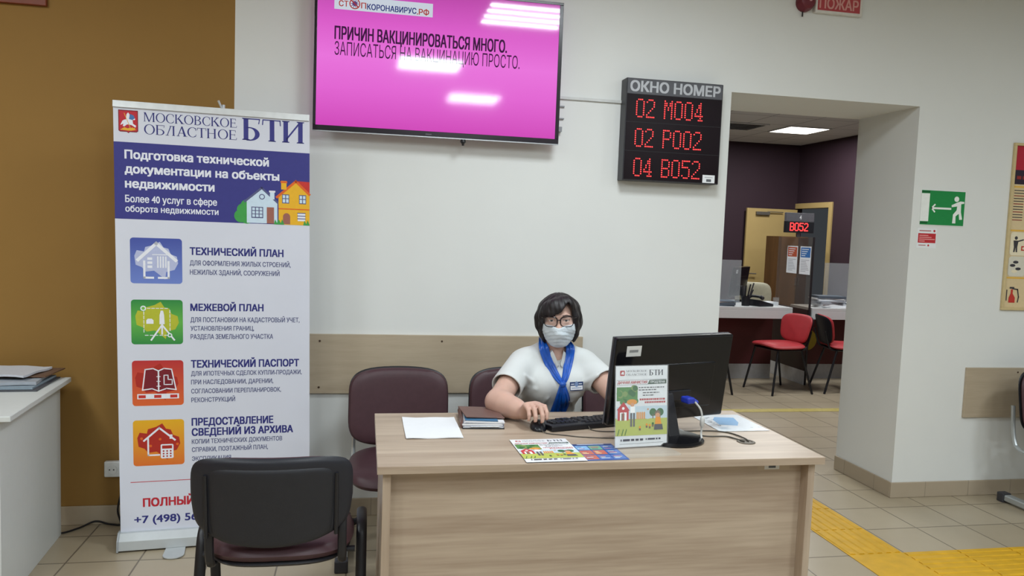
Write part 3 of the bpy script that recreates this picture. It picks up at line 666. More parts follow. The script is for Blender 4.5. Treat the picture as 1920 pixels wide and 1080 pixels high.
# ------------------------------------------------------------------ visitor chair seen from behind
def make_visitor_chair():
    t = thing('visitor_chair', 'black backed visitor chair with maroon seat facing the desk', 'chair', (-0.25, -1.45, 0), 0.0)
    bend = lambda x, z: 0.05 * (x / 0.24) ** 2
    shp = lambda x, z: (x * (1 - 0.05 * max(0, -z) / 0.13), (z * (0.8 + 0.32 * (1 - (x / 0.24) ** 2)) if z < 0 else z) + 0.006 * (1 - (x / 0.24) ** 2) * (1 if z > 0 else 0))
    T = Matrix.Translation((-0.012, -0.15, 0.656)) @ Matrix.Rotation(math.radians(7), 4, 'X')
    g = G(); g.M = T; g.pad(0.484, 0.272, 0.03, 6, bend=bend, shape=shp, nu=26)
    shell = g.build('back_shell', mat('chair_shell', '#24252c', 0.4, spec=0.4, var=0.05, scale=90, bump=0.1, bscale=500), t)
    g = G(); g.M = T @ Matrix.Translation((0, -0.0135, -0.012)); g.pad(0.372, 0.235, 0.014, 9, bend=bend, shape=shp); g.build('inset_panel', mat('chair_inset', '#202127', 0.5, bump=0.15, bscale=600), shell)
    for s in (-1, 1):
        g = G(); g.M = T; g.tube([(s * 0.193, 0.05 * (0.193 / 0.24) ** 2 - 0.0165, z) for z in (0.085, 0.0, -0.09, -0.12)], [0.006, 0.007, 0.007, 0.006], 8); g.build('rib', BLACK, shell)
    g = G(); g.M = T @ Matrix.Translation((0, 0.03, 0)); g.pad(0.46, 0.25, 0.045, 5, bend=bend, shape=shp); g.build('backrest', MAROON, t)
    S = Matrix.Translation((0, 0.112, 0.462)) @ Matrix.Rotation(PI / 2, 4, 'X')
    sb = lambda x, z: 0.008 * (1 - (x / 0.24) ** 2) - 0.02 * (max(0.0, -z - 0.1) / 0.13) ** 2
    g = G(); g.M = S; g.pad(0.47, 0.46, 0.06, 2.8, bend=sb); g.build('seat', MAROON, t)
    g = G(); g.M = S @ Matrix.Translation((0, -0.03, 0)); g.pad(0.45, 0.44, 0.03, 2.8, bend=sb); g.build('seat_shell', BLACK, t)
    for s in (-1, 1):
        x = s * 0.261
        P = [(x, -0.04, 0.0), (x, 0.03, 0.2), (x, 0.095, 0.40), (x, 0.125, 0.455), (x, 0.17, 0.474), (x, 0.25, 0.474), (x, 0.295, 0.455), (x, 0.315, 0.40), (x, 0.36, 0.2), (x, 0.40, 0.0)]
        g = G(); g.tube(smooth_path(P, 6), 0.018, 12, flat_=0.55, ref=(0, 1, 0)); g.build('side_frame', BLACK, t)
        g = G(); g.tube([(s * 0.2, 0.2, 0.43), (s * 0.262, 0.2, 0.465)], 0.011, 8); g.build('frame_joint', BLACK, t)
        g = G(); g.tube(smooth_path([(s * 0.2, 0.3, 0.43), (s * 0.2, 0.0, 0.425), (s * 0.2, -0.075, 0.44), (s * 0.2, -0.1, 0.52), (s * 0.2, -0.085, 0.62)]), 0.014, 8, flat_=0.6); g.build('back_bracket', BLACK, t)
    for y in (0.02, 0.26):
        g = G(); g.tube([(-0.24, y, 0.43), (0.24, y, 0.43)], 0.01, 8); g.build('crossbar', BLACK, t)
make_visitor_chair()

# ------------------------------------------------------------------ white side desk with papers
WDM = mat('white_melamine', '#d3d7d6', 0.4, spec=0.35, var=0.01)
def make_side_desk():
    t = thing('white_desk', 'white melamine desk at the left picture edge by the ochre wall', 'desk', (-1.333, -0.11, 0), math.radians(4))
    g = G(); g.box(-1.1, 0, -0.76, 0, 0.728, 0.75); g.build('tabletop', WDM, t, smooth=False, bevel=0.003)
    for x in (-0.066, -1.07):
        g = G(); g.box(x, x + 0.022, -0.735, -0.01, 0, 0.728); g.build('side_panel', WDM, t, smooth=False, bevel=0.0015)
    g = G(); g.box(-1.05, -0.066, -0.2, -0.182, 0.3, 0.728); g.build('modesty_panel', WDM, t, smooth=False)
make_side_desk()
def sheet_obj(name, label, cat, loc, rotz, w_, d, th, m, curl=0.0, group=None, tilt=(0, 0)):
    g = G(); n = 8; vs = []; 
    for k in (0, 1):
        for j in range(n + 1):
            for i in range(n + 1):
                x = (i / n - .5) * w_; y = (j / n - .5) * d
                z = curl * ((2 * i / n - 1) ** 2 * 0.7 + (2 * j / n - 1) ** 4 * 0.6) * (0.6 + 0.4 * math.sin(i * 1.3 + j)) + x * tilt[0] + y * tilt[1]
                vs.append((x, y, z + k * th))
    q = lambda k, i, j: k * (n + 1) ** 2 + j * (n + 1) + i
    fs = []
    for j in range(n):
        for i in range(n): fs += [(q(0, i, j), q(0, i, j + 1), q(0, i + 1, j + 1), q(0, i + 1, j)), (q(1, i, j), q(1, i + 1, j), q(1, i + 1, j + 1), q(1, i, j + 1))]
    for i in range(n):
        fs += [(q(0, i, 0), q(0, i + 1, 0), q(1, i + 1, 0), q(1, i, 0)), (q(0, i + 1, n), q(0, i, n), q(1, i, n), q(1, i + 1, n)), (q(0, 0, i + 1), q(0, 0, i), q(1, 0, i), q(1, 0, i + 1)), (q(0, n, i), q(0, n, i + 1), q(1, n, i + 1), q(1, n, i))]
    g.add(vs, fs, 0); o = g.build(name, m, smooth=True, angle=30); o.location = loc; o.rotation_euler = (0, 0, rotz)
    return tag(o, label, cat, group)
gp = 'loose papers on the white desk'
GREYP = mat('grey_folder', '#a4aab2', 0.55); BLUEP = mat('blue_grey_folder', '#8fa0ad', 0.5)
sheet_obj('folder', 'dark grey folder at the bottom of the paper pile on the white desk', 'folder', (-1.54, -0.29, 0.7505), 0.05, 0.35, 0.3, 0.006, mat('dark_folder', '#4d4f55', 0.5), group=gp)
sheet_obj('folder', 'pale blue plastic folder just above the dark folder on the white desk', 'folder', (-1.555, -0.28, 0.757), 0.04, 0.34, 0.29, 0.008, BLUEP, group=gp)
sheet_obj('paper_sheet', 'grey stapled papers in the middle of the pile on the white desk', 'paper', (-1.56, -0.27, 0.7655), 0.12, 0.33, 0.25, 0.014, GREYP, 0.004, gp)
sheet_obj('folder', 'brown backed folder sticking out right near the top of the white desk pile', 'folder', (-1.52, -0.19, 0.785), -0.03, 0.3, 0.21, 0.005, mat('brown_folder', '#6a5142', 0.5), 0.0, gp)
sheet_obj('paper_sheet', 'printed white sheets lying loosely on top of the white desk pile', 'paper', (-1.575, -0.22, 0.7915), -0.16, 0.31, 0.22, 0.009, mat('printed_paper', '#c9ccd4', 0.6, var=0.08, scale=90, stretch=(1, 6, 1)), 0.008, gp)

# ------------------------------------------------------------------ socket and cable on the left
t = thing('wall_socket', 'white double wall socket half hidden behind the banner', 'socket', (-1.149, 0, 0.24))
g = G(); g.box(-0.07, 0.07, -0.028, -0.0005, 0, 0.078); g.build('plate', mat('socket_white', '#dcdedd', 0.35), t, smooth=False, bevel=0.006)
for x in (-0.035, 0.035):
    g = G(); g.M = Matrix.Translation((x, -0.0285, 0.038)) @ Matrix.Rotation(PI / 2, 4, 'X'); g.lathe([(0.024, 0), (0.024, 0.0015), (0.02, 0.0015), (0.019, 0.0005)], 24); g.build('outlet', MATS['socket_white'], t)
    for s in (-0.0095, 0.0095):
        g = G(); g.M = Matrix.Translation((x + s, -0.0288, 0.038)) @ Matrix.Rotation(PI / 2, 4, 'X'); g.lathe([(0.0032, 0), (0.0032, 0.0016)], 8); g.build('pin_hole', BLACK, t)
g = G(); g.tube(smooth_path([(-1.112, -0.03, 0.27), (-1.125, -0.06, 0.2), (-1.15, -0.05, 0.09), (-1.14, -0.04, 0.02), (-1.145, -0.04, 0.006), (-1.2, -0.022, 0.006), (-1.262, -0.018, 0.02), (-1.317, -0.057, 0.006), (-1.378, -0.12, 0.006), (-1.45, -0.1, 0.006)]), 0.0045, 8)
tag(g.build('power_cable', BLACK), 'black power cable lying on the floor between white desk and banner', 'cable')

# ------------------------------------------------------------------ things on the clerk's desk
sheet_obj('paper_stack', 'blank white sheets of paper at the left end of the oak desk', 'paper', (0.263, -1.11, DZ + 0.0005), 0.0, 0.207, 0.3, 0.003, PAPER, 0.0035)
def make_planner():
    t = thing('planner', 'brown leather planner with papers bulging out on the oak desk', 'planner', (0.468, -1.02, DZ), math.radians(-4))
    leather = mat('brown_leather', '#6d5049', 0.5, bump=0.2, bscale=300)
    g = G(); g.box(-0.082, 0.08, -0.115, 0.11, 0.0005, 0.004); g.build('bottom_cover', BLACK, t, smooth=False, bevel=0.0015)
    z = 0.004
    for k, (c, th, dx) in enumerate((('#d9dbe0', 0.006, 0), ('#8d93a8', 0.0015, 0.002), ('#e3e4e6', 0.007, -0.003), ('#9aa0b3', 0.0012, 0.001), ('#dfe0e3', 0.005, 0.003))):
        g = G(); g.prism([(-0.078 + dx, z), (0.076 + dx, z), (0.078 + dx, z + th * .6), (0.07 + dx, z + th), (-0.07 + dx, z + th + 0.001 * k), (-0.079 + dx, z + th * .6)], -0.108, 0.102, 'y'); g.build('page_block', mat('pages_' + c[1:], c, 0.7, var=0.06, scale=300, stretch=(1, 1, 8)), t, angle=60); z += th + 0.0003
    g = G(); g.M = Matrix.Translation((-0.005, -0.005, z + 0.0035)) @ Matrix.Rotation(math.radians(1.5), 4, 'Y'); g.box(-0.066, 0.06, -0.1, 0.08, 0, 0.0015); g.build('blue_insert', mat('blue_insert', '#3d6f95', 0.5), t, smooth=False)
    g = G(); M = Matrix.Translation((-0.076, 0, z + 0.008)) @ Matrix.Rotation(math.radians(2.5), 4, 'Y') @ Matrix.Rotation(math.radians(-2), 4, 'X') @ Matrix.Rotation(math.radians(6), 4, 'Z'); g.M = M; g.box(0.0, 0.152, -0.085, 0.115, 0, 0.005); g.build('top_cover', leather, t, smooth=False, bevel=0.002)
    g = G(); g.prism([(-0.086, 0.001), (-0.079, 0.0), (-0.079, z + 0.006), (-0.084, z + 0.011), (-0.09, 0.02)], -0.1, 0.108, 'y'); g.build('spine', leather, t)
    g = G(); g.tube([(-0.05, -0.112, 0.009), (0.06, -0.111, 0.0095)], 0.0028, 8); g.build('pen', STEEL, t)
make_planner()

def make_keyboard():
    t = thing('keyboard', 'black computer keyboard beside the mouse on the oak desk', 'keyboard', (0.712, -1.195, DZ), math.radians(14.5))
    g = G(); L_, D = 0.44, 0.152
    g.prism([(0, 0.001), (D, 0.001), (D, 0.010), (0.01, 0.024), (0, 0.022)], 0, L_, 'x'); g.build('body', BLACK, t, smooth=False, bevel=0.004)
    km = mat('key_black', '#26262b', 0.35, var=0.0); proto = None
    def key(x, y, wk):
        nonlocal proto
        zz = 0.0262 - y * 0.098
        if proto is None:
            k = G(); k.prism([(-0.5, -0.0085), (0.5, -0.0085), (0.5, 0.0085), (-0.5, 0.0085)], 0, 0.001, 'z'); k = G()
            a, b = 0.5, 0.40
            k.add([(-a, -.0082, 0), (a, -.0082, 0), (a, .0082, 0), (-a, .0082, 0), (-b, -.0062, .006), (b, -.0062, .006), (b, .0062, .006), (-b, .0062, .006)],
                  [(0, 3, 2, 1), (4, 5, 6, 7), (0, 1, 5, 4), (1, 2, 6, 5), (2, 3, 7, 6), (3, 0, 4, 7)])
            o = k.build('key', km, t, smooth=False); proto = o
        else:
            o = proto.copy(); COL.objects.link(o)
        o.location = (x, y, zz - 0.001); o.scale = (wk, 1, 1); o.rotation_euler = (-0.096, 0, 0)
    p = 0.0188
    # user sits on the +y side, so the function row is nearest the camera
    rows = [(0.02, [(0.42, 0.016)] + [(0.385 - i * p - (i // 4) * 0.006, 0.016) for i in range(12)]),
            (0.046, [(0.423 - i * p, 0.0165) for i in range(13)] + [(0.168, 0.034)]), (0.065, [(0.418, 0.026)] + [(0.392 - i * p, 0.0165) for i in range(12)] + [(0.162, 0.022)]),
            (0.084, [(0.416, 0.03)] + [(0.386 - i * p, 0.0165) for i in range(11)] + [(0.166, 0.032)]), (0.103, [(0.412, 0.038)] + [(0.376 - i * p, 0.0165) for i in range(10)] + [(0.17, 0.042)]),
            (0.122, [(0.421, 0.022), (0.395, 0.022), (0.305, 0.11), (0.22, 0.022), (0.192, 0.022), (0.164, 0.022)])]
    for y, ks in rows:
        for x, wk in ks: key(x, y, wk)
    for y in (0.046, 0.065): [key(0.128 - i * p, y, 0.0165) for i in range(3)]
    key(0.109, 0.103, 0.0165); [key(0.128 - i * p, 0.122, 0.0165) for i in range(3)]
    for y in (0.046, 0.065, 0.084): [key(0.07 - i * p, y, 0.0165) for i in range(3)]
make_keyboard()
def make_mouse():
    t = thing('computer_mouse', 'black computer mouse under the fingers of the woman', 'mouse', (0.672, -1.135, DZ), math.radians(-6))
    g = G(); n = 20; m_ = 12; vs = []; fs = []
    for j in range(m_ + 1):
        ph = PI / 2 * j / m_
        for k in range(n):
            a = 2 * PI * k / n; r = math.cos(ph) ** 0.7
            x = 0.031 * r * math.copysign(abs(math.cos(a)) ** 0.75, math.cos(a)); y = 0.054 * r * math.copysign(abs(math.sin(a)) ** 0.8, math.sin(a))
            vs.append((x, y, 0.002 + 0.031 * math.sin(ph) * (1 - 1.5 * (y - 0.012) ** 2 / 0.054 ** 2 * 0.1)))
    for j in range(m_):
        for k in range(n): fs.append((j * n + k, j * n + (k + 1) % n, (j + 1) * n + (k + 1) % n, (j + 1) * n + k))
    fs.append(tuple(range(n))[::-1]); g.add(vs, fs); g.build('body', mat('mouse_black', '#1a1b21', 0.3, var=0.0), t, angle=60)
    g = G(); g.M = Matrix.Translation((0, -0.03, 0.03)) @ Matrix.Rotation(PI / 2, 4, 'Y'); g.lathe([(0.006, -0.003), (0.0075, -0.002), (0.0075, 0.002), (0.006, 0.003)], 14); g.build('scroll_wheel', DARKG, t)
make_mouse()
CABM = mat('cable_dark', '#4a463f', 0.5)
def cable(pts, label, r=0.002, m=None, name='cable'):
    g = G(); g.tube(smooth_path(pts, 8), r, 8); return tag(g.build(name, m or CABM), label, 'cable')
zc = DZ + 0.0026
cable([(0.672, -1.186, DZ + 0.008), (0.69, -1.215, zc), (0.752, -1.245, zc), (0.806, -1.271, zc), (0.924, -1.292, zc), (1.0, -1.27, zc), (1.06, -1.23, zc)], 'thin dark mouse cable curving over the desk in front of the keyboard')
cable([(0.868, -1.155, DZ + 0.012), (0.875, -1.172, zc), (0.905, -1.195, zc), (0.956, -1.2, zc), (1.02, -1.19, zc), (1.08, -1.17, zc)], 'short dark cable leaving the back of the keyboard')
cable([(1.19, -1.15, zc), (1.224, -1.208, zc), (1.3, -1.208, zc), (1.366, -1.215, zc), (1.416, -1.249, zc), (1.432, -1.327, zc + 0.002), (1.43, -1.365, DZ + 0.003)], 'dark cable running farthest back from monitor to desk cable hole', 0.0028)
cable([(1.235, -1.24, zc), (1.3, -1.288, zc), (1.372, -1.293, zc), (1.395, -1.33, zc + 0.001), (1.412, -1.368, DZ + 0.003)], 'dark cable lying nearer the camera from monitor to desk cable hole', 0.0028)

def make_monitor(label):
    t = thing('monitor', label, 'monitor', (1.145, -1.325, DZ), 0.295)
    X, Y, Z = 0.045, 0.072, 0.216
    T = Matrix.Translation((X, Y, Z)) @ Matrix.Rotation(0.13, 4, 'X')
    g = G(); g.M = T; g.box(-0.28, 0.28, 0.0, 0.028, -0.1675, 0.1675)
    back = g.build('back_housing', BLACKG, t, smooth=False, bevel=0.008, seg=3)
    g = G(); g.M = T; g.box(-0.2, 0.2, -0.006, 0.002, -0.12, 0.06); g.build('back_cover', BLACKG, t, smooth=False, bevel=0.005, seg=3)
    g = G(); g.M = T; g.box(-0.281, 0.281, 0.026, 0.034, -0.1685, 0.1685); g.build('bezel', mat('bezel_grey', '#4a4a50', 0.15, spec=0.8, var=0.0), t, smooth=False, bevel=0.003)
    g = G(); g.M = T; g.box(-0.266, 0.266, 0.0335, 0.0348, -0.148, 0.152); g.build('screen', emis('office_screen', '#b9c6d6', 0.5), t, smooth=False)
    g = G(); g.M = T @ Matrix.Translation((0, -0.0005, 0)); g.rect(-0.235, -0.168, 0.098, 0.138, 0); g.rect(-0.222, -0.182, 0.113, 0.123, 1)
    g.build('sticker', [flat('#d6d6d2'), flat('#8b8c8c')], t, smooth=False)
    g = G(); g.M = T; g.box(-0.05, 0.09, -0.014, 0.0, -0.085, -0.045); g.build('port_recess', BLACK, t, smooth=False, bevel=0.004)
    g = G(); g.prism([(-0.012, 0.015), (0.03, 0.015), (0.075, 0.17), (0.04, 0.17), (0.0, 0.05)], -0.026, 0.026, 'x'); g.build('neck', BLACK, t, smooth=False, bevel=0.005)
    g = G(); g.lathe([(0.118, 0.001), (0.12, 0.006), (0.112, 0.014), (0.05, 0.019), (0.0, 0.02)], 36); st = g.build('base', BLACKG, t); st.scale = (1.0, 0.9, 1)
    return t
mon = make_monitor('black widescreen monitor seen from behind on the oak desk')
t = thing('monitor_cable', 'grey monitor cable with blue screw plug hanging behind the monitor', 'cable', (1.2, -1.29, 0.9))
g = G(); g.M = Matrix.Rotation(0.295, 4, 'Z'); g.box(-0.022, 0.012, -0.045, 0.0, -0.012, 0.012); g.tube([(0.01, -0.03, 0), (0.03, -0.042, -0.01)], [0.01, 0.006], 10); g.build('plug', mat('plug_blue', '#2638a8', 0.35, var=0.02), t, smooth=False, bevel=0.006)
gc = mat('cable_grey', '#c3c4c2', 0.5)
o_ = Vector((1.2, -1.29, 0.9))
g = G(); g.tube(smooth_path([Vector(p) - o_ for p in [(1.225, -1.325, 0.895), (1.247, -1.333, 0.865), (1.254, -1.335, 0.82), (1.252, -1.335, 0.778), (1.246, -1.35, 0.758), (1.234, -1.31, 0.7575), (1.22, -1.2, 0.7575), (1.18, -1.14, 0.7575)]], 8), 0.0038, 8); g.build('lead', gc, t)
g = G(); g.tube([Vector(p) - o_ for p in [(1.252, -1.334, 0.842), (1.254, -1.335, 0.835), (1.254, -1.335, 0.808), (1.254, -1.335, 0.8)]], [0.004, 0.0085, 0.0085, 0.004], 12); g.build('ferrite', gc, t)

# leaflets: emblem, headline, village picture, contact line
LC = ['#e9ebee', '#40404f', '#b5343a', '#3c5647', '#4f8a45', '#b9c25a', '#c4303a', '#e59a3a', '#7a6a58', '#5a5a60', '#d9a07a', '#c9dbe6', '#7f9a58', '#ffffff', '#2f6b3a']
LM = [flat(c, 0.35) for c in LC]
def leaflet_art(g, W, H, rng):
    g.rect(0, W, 0, H, 0); u = lambda x: x * W; v = lambda z: z * H
    g.rrect(u(.08), u(.17), v(.88), v(.945), 0.003, 2); g.poly([(u(.095), v(.9)), (u(.12), v(.93)), (u(.15), v(.93)), (u(.155), v(.895))], 0)
    serif_text(g, 'МОСКОВСКОЕ', u(.2), u(.6), v(.925), v(.95), 1, 0.13); serif_text(g, 'ОБЛАСТНОЕ', u(.2), u(.6), v(.88), v(.906), 1, 0.13); serif_text(g, 'БТИ', u(.64), u(.92), v(.88), v(.95), 1, 0.2)
    g.line([(u(.02), v(.825)), (u(.98), v(.832))], 0.0008, 1); g.line([(u(.02), v(.765)), (u(.62), v(.77))], 0.0008, 1)
    g.text('ДАЧНАЯ АМНИСТИЯ', u(.03), u(.6), v(.782), v(.815), 2, 0.03, 0.15)
    g.poly([(u(.61), v(.77)), (u(.98), v(.775)), (u(.98), v(.825)), (u(.65), v(.822))], 3); g.text('ПРОДЛЕНА', u(.66), u(.95), v(.785), v(.812), 0, 0.02, 0.15)
    g.base()
    for z, x0, x1 in ((.725, .44, .95), (.695, .44, .78), (.66, .52, .84), (.628, .52, .74)):
        x = x0
        while x < x1: g.base(); l = rng.uniform(.02, .07); g.rect(u(x), u(min(x + l, x1)), v(z), v(z + .012), 9); x += l + .012
    for z in (.572, .535):
        x = .46 + (0.1 if z < .55 else 0)
        while x < .96: g.base(); l = rng.uniform(.015, .04); g.rect(u(x), u(min(x + l, .97)), v(z), v(z + .022), 2); x += l + .008
    g.base(); g.rect(u(.02), u(.42), v(.57), v(.74), 4)
    for k in range(16): g.disc(u(rng.uniform(.05, .39)), v(rng.uniform(.55, .73)), u(.05), rng.choice((4, 14, 12)), 10)
    g.rect(0, W, v(.14), v(.36), 5); g.rect(u(.02), W, v(.345), v(.5), 11)
    g.poly([(0, v(.34)), (W, v(.33)), (W, v(.14)), (0, v(.14))], 5)
    for x in (.72, .86): g.disc(u(x), v(.42), u(.07), 14, 12); g.rect(u(x - .01), u(x + .01), v(.34), v(.4), 8)
    g.poly([(u(.02), v(.46)), (u(.15), v(.56)), (u(.27), v(.45))], 6); g.rect(u(.04), u(.25), v(.33), v(.47), 6); g.rect(u(.07), u(.22), v(.33), v(.43), 13); g.rect(u(.11), u(.17), v(.33), v(.42), 8); g.disc(u(.145), v(.48), u(.025), 13)
    for x in (.07, .14, .21): g.rect(u(x), u(x + .014), v(.33), v(.43), 6)
    g.disc(u(.31), v(.555), u(.1), 7, 14, v(.035)); g.disc(u(.32), v(.52), u(.035), 10, 12); g.poly([(u(.28), v(.5)), (u(.37), v(.5)), (u(.37), v(.42)), (u(.28), v(.42))], 13)
    g.rect(u(.28), u(.315), v(.25), v(.42), 9); g.rect(u(.335), u(.37), v(.25), v(.42), 9)
    for k in range(5): g.poly([(u(.4 + .035 * k), v(.34)), (u(.425 + .035 * k), v(.34)), (u(.425 + .035 * k), v(.42)), (u(.4125 + .035 * k), v(.435)), (u(.4 + .035 * k), v(.42))], 7)
    g.disc(u(.62), v(.46), u(.018), 10); g.poly([(u(.6), v(.44)), (u(.64), v(.44)), (u(.65), v(.34)), (u(.59), v(.34))], 11)
    g.disc(u(.81), v(.4), u(.06), 8); g.disc(u(.81), v(.38), u(.045), 10); g.poly([(u(.77), v(.36)), (u(.86), v(.36)), (u(.89), v(.26)), (u(.76), v(.26))], 7); g.poly([(u(.75), v(.27)), (u(.9), v(.27)), (u(.92), v(.2)), (u(.74), v(.2))], 9)
    for x, z in ((.45, .2), (.58, .23), (.64, .22), (.7, .24)): g.rect(u(x), u(x + .035), v(z), v(z + .03), 8); g.disc(u(x + .018), v(z + .04), u(.022), rng.choice((14, 7)), 8)
    for x in (.04, .12, .18): g.line([(u(x), v(.15)), (u(x + .03), v(.22))], u(.012), 14)
    x = .1
    for l in (.02, .13, .06, .06, .06): g.rect(u(x), u(x + l), v(.075), v(.1), 1); x += l + .025
    x = .58
    for l in (.02, .14, .03, .04): g.rect(u(x), u(x + l), v(.08), v(.1), 1); x += l + .02
    g.line([(u(.08), v(.04)), (u(.92), v(.045))], 0.0008, 9)
CLEAR = glass_mat('clear_acrylic', (0.97, 0.98, 0.985), 0.06, 0.06)
def make_flyer():
    a = -0.083
    R = Matrix.Rotation(a, 4, 'X')
    t = thing('flyer_holder', 'clear acrylic flyer holder standing in front of the monitor', 'flyer holder', (0.986, -1.419, DZ), 0.12)
    g = G(); g.M = R; g.box(-0.106, 0.106, -0.003, -0.0012, 0.004, 0.297); g.build('front_sheet', CLEAR, t, smooth=False)
    g = G(); g.M = R; g.box(-0.106, 0.106, 0.0014, 0.0034, 0.004, 0.297); g.build('back_sheet', CLEAR, t, smooth=False)
    g = G(); g.prism([(-0.105, 0.002), (0.105, 0.002), (0.105, -0.1), (0.095, -0.11), (-0.095, -0.11), (-0.105, -0.1)], 0.0006, 0.003, 'z'); g.build('foot', CLEAR, t, smooth=False)
    g = G(); g.M = Matrix.Translation((0.986, -1.419, DZ)) @ Matrix.Rotation(0.12, 4, 'Z') @ R @ Matrix.Translation((-0.1025, 0.0005, 0.006)); g.box(0, 0.205, 0.0, 0.0006, 0, 0.288, 0)
    leaflet_art(g, 0.205, 0.288, random.Random(3))
    tag(g.build('leaflet', LM, smooth=False), 'upright coloured leaflet about ДАЧНАЯ АМНИСТИЯ inside the clear holder', 'leaflet')
make_flyer()
LIE = Matrix.Rotation(-PI / 2, 4, 'X')
g = G(); g.M = LIE; g.box(0, 0.21, -0.0, 0.0, 0, 0.272); leaflet_art(g, 0.21, 0.272, random.Random(5))
g.v = [(x, y, z + 0.0014 * (0 if 1 else 0)) for x, y, z in g.v]
o = g.build('leaflet', LM, smooth=False); o.location = (0.536, -1.567, DZ + 0.003); o.rotation_euler = (0, 0, 0.025); tag(o, 'coloured village leaflet lying flat at the desk front edge', 'leaflet')
g = G(); g.M = LIE; BC = [flat(c, 0.35) for c in ('#5a7ab8', '#3d5ca0', '#c06a5a', '#6fa98a', '#d8e2ee', '#b04a5a', '#7fb0dc', '#e0d6a8', '#33406e')]
g.box(0, 0.152, -0.0004, 0.0, 0, 0.195); g.base(0.0005); g.rect(0, 0.152, 0, 0.195, 1); rg = random.Random(4)
for j in range(3):
    for i in range(3):
        x0, z0 = 0.006 + i * 0.048, 0.012 + j * 0.054; g.rrect(x0, x0 + 0.044, z0, z0 + 0.048, 0.003, rg.choice((0, 2, 3, 6, 0)))
        for k in range(3): g.rect(x0 + 0.006, x0 + rg.uniform(0.02, 0.038), z0 + 0.01 + k * 0.011, z0 + 0.015 + k * 0.011, rg.choice((4, 5, 7, 8)))
g.rect(0.006, 0.146, 0.178, 0.19, 8); g.rect(0.02, 0.12, 0.182, 0.187, 4)
o = g.build('leaflet', BC, smooth=False); o.location = (0.744, -1.556, DZ + 0.0008); o.rotation_euler = (0, 0, 0.02); tag(o, 'blue tiled leaflet lying flat between village leaflet and clear holder', 'leaflet')
g = G(); g.M = LIE; SCM = [flat(c, 0.25) for c in ('#dfe5ea', '#8ab6de', '#5d6068', '#c6d6e6')]
g.box(0, 0.215, -0.0006, 0, 0, 0.262); g.base(0.0007); g.rect(0, 0.215, 0, 0.262, 0); g.poly([(0.05, 0.1), (0.12, 0.08), (0.15, 0.13), (0.17, 0.21), (0.09, 0.225), (0.06, 0.18)], 1); rg = random.Random(8)
for k in range(26):
    x, z = rg.choice(((0.03, 0.2), (0.04, 0.1), (0.17, 0.07), (0.03, 0.15))); x += rg.uniform(-.02, .025); z += rg.uniform(-.02, .02)
    g.line([(x, z), (x + rg.uniform(.004, .016), z + rg.uniform(-.006, .008))], 0.0025, 2)
for k in range(5): g.rect(0.02, 0.02 + rg.uniform(.03, .06), 0.03 + k * .007, 0.032 + k * .007, 3)
o = g.build('info_sheet', SCM, smooth=False); o.location = (1.386, -1.218, DZ + 0.0012); o.rotation_euler = (0, 0, 0.02); tag(o, 'white information sheet with pale blue map at the right desk end', 'sheet')

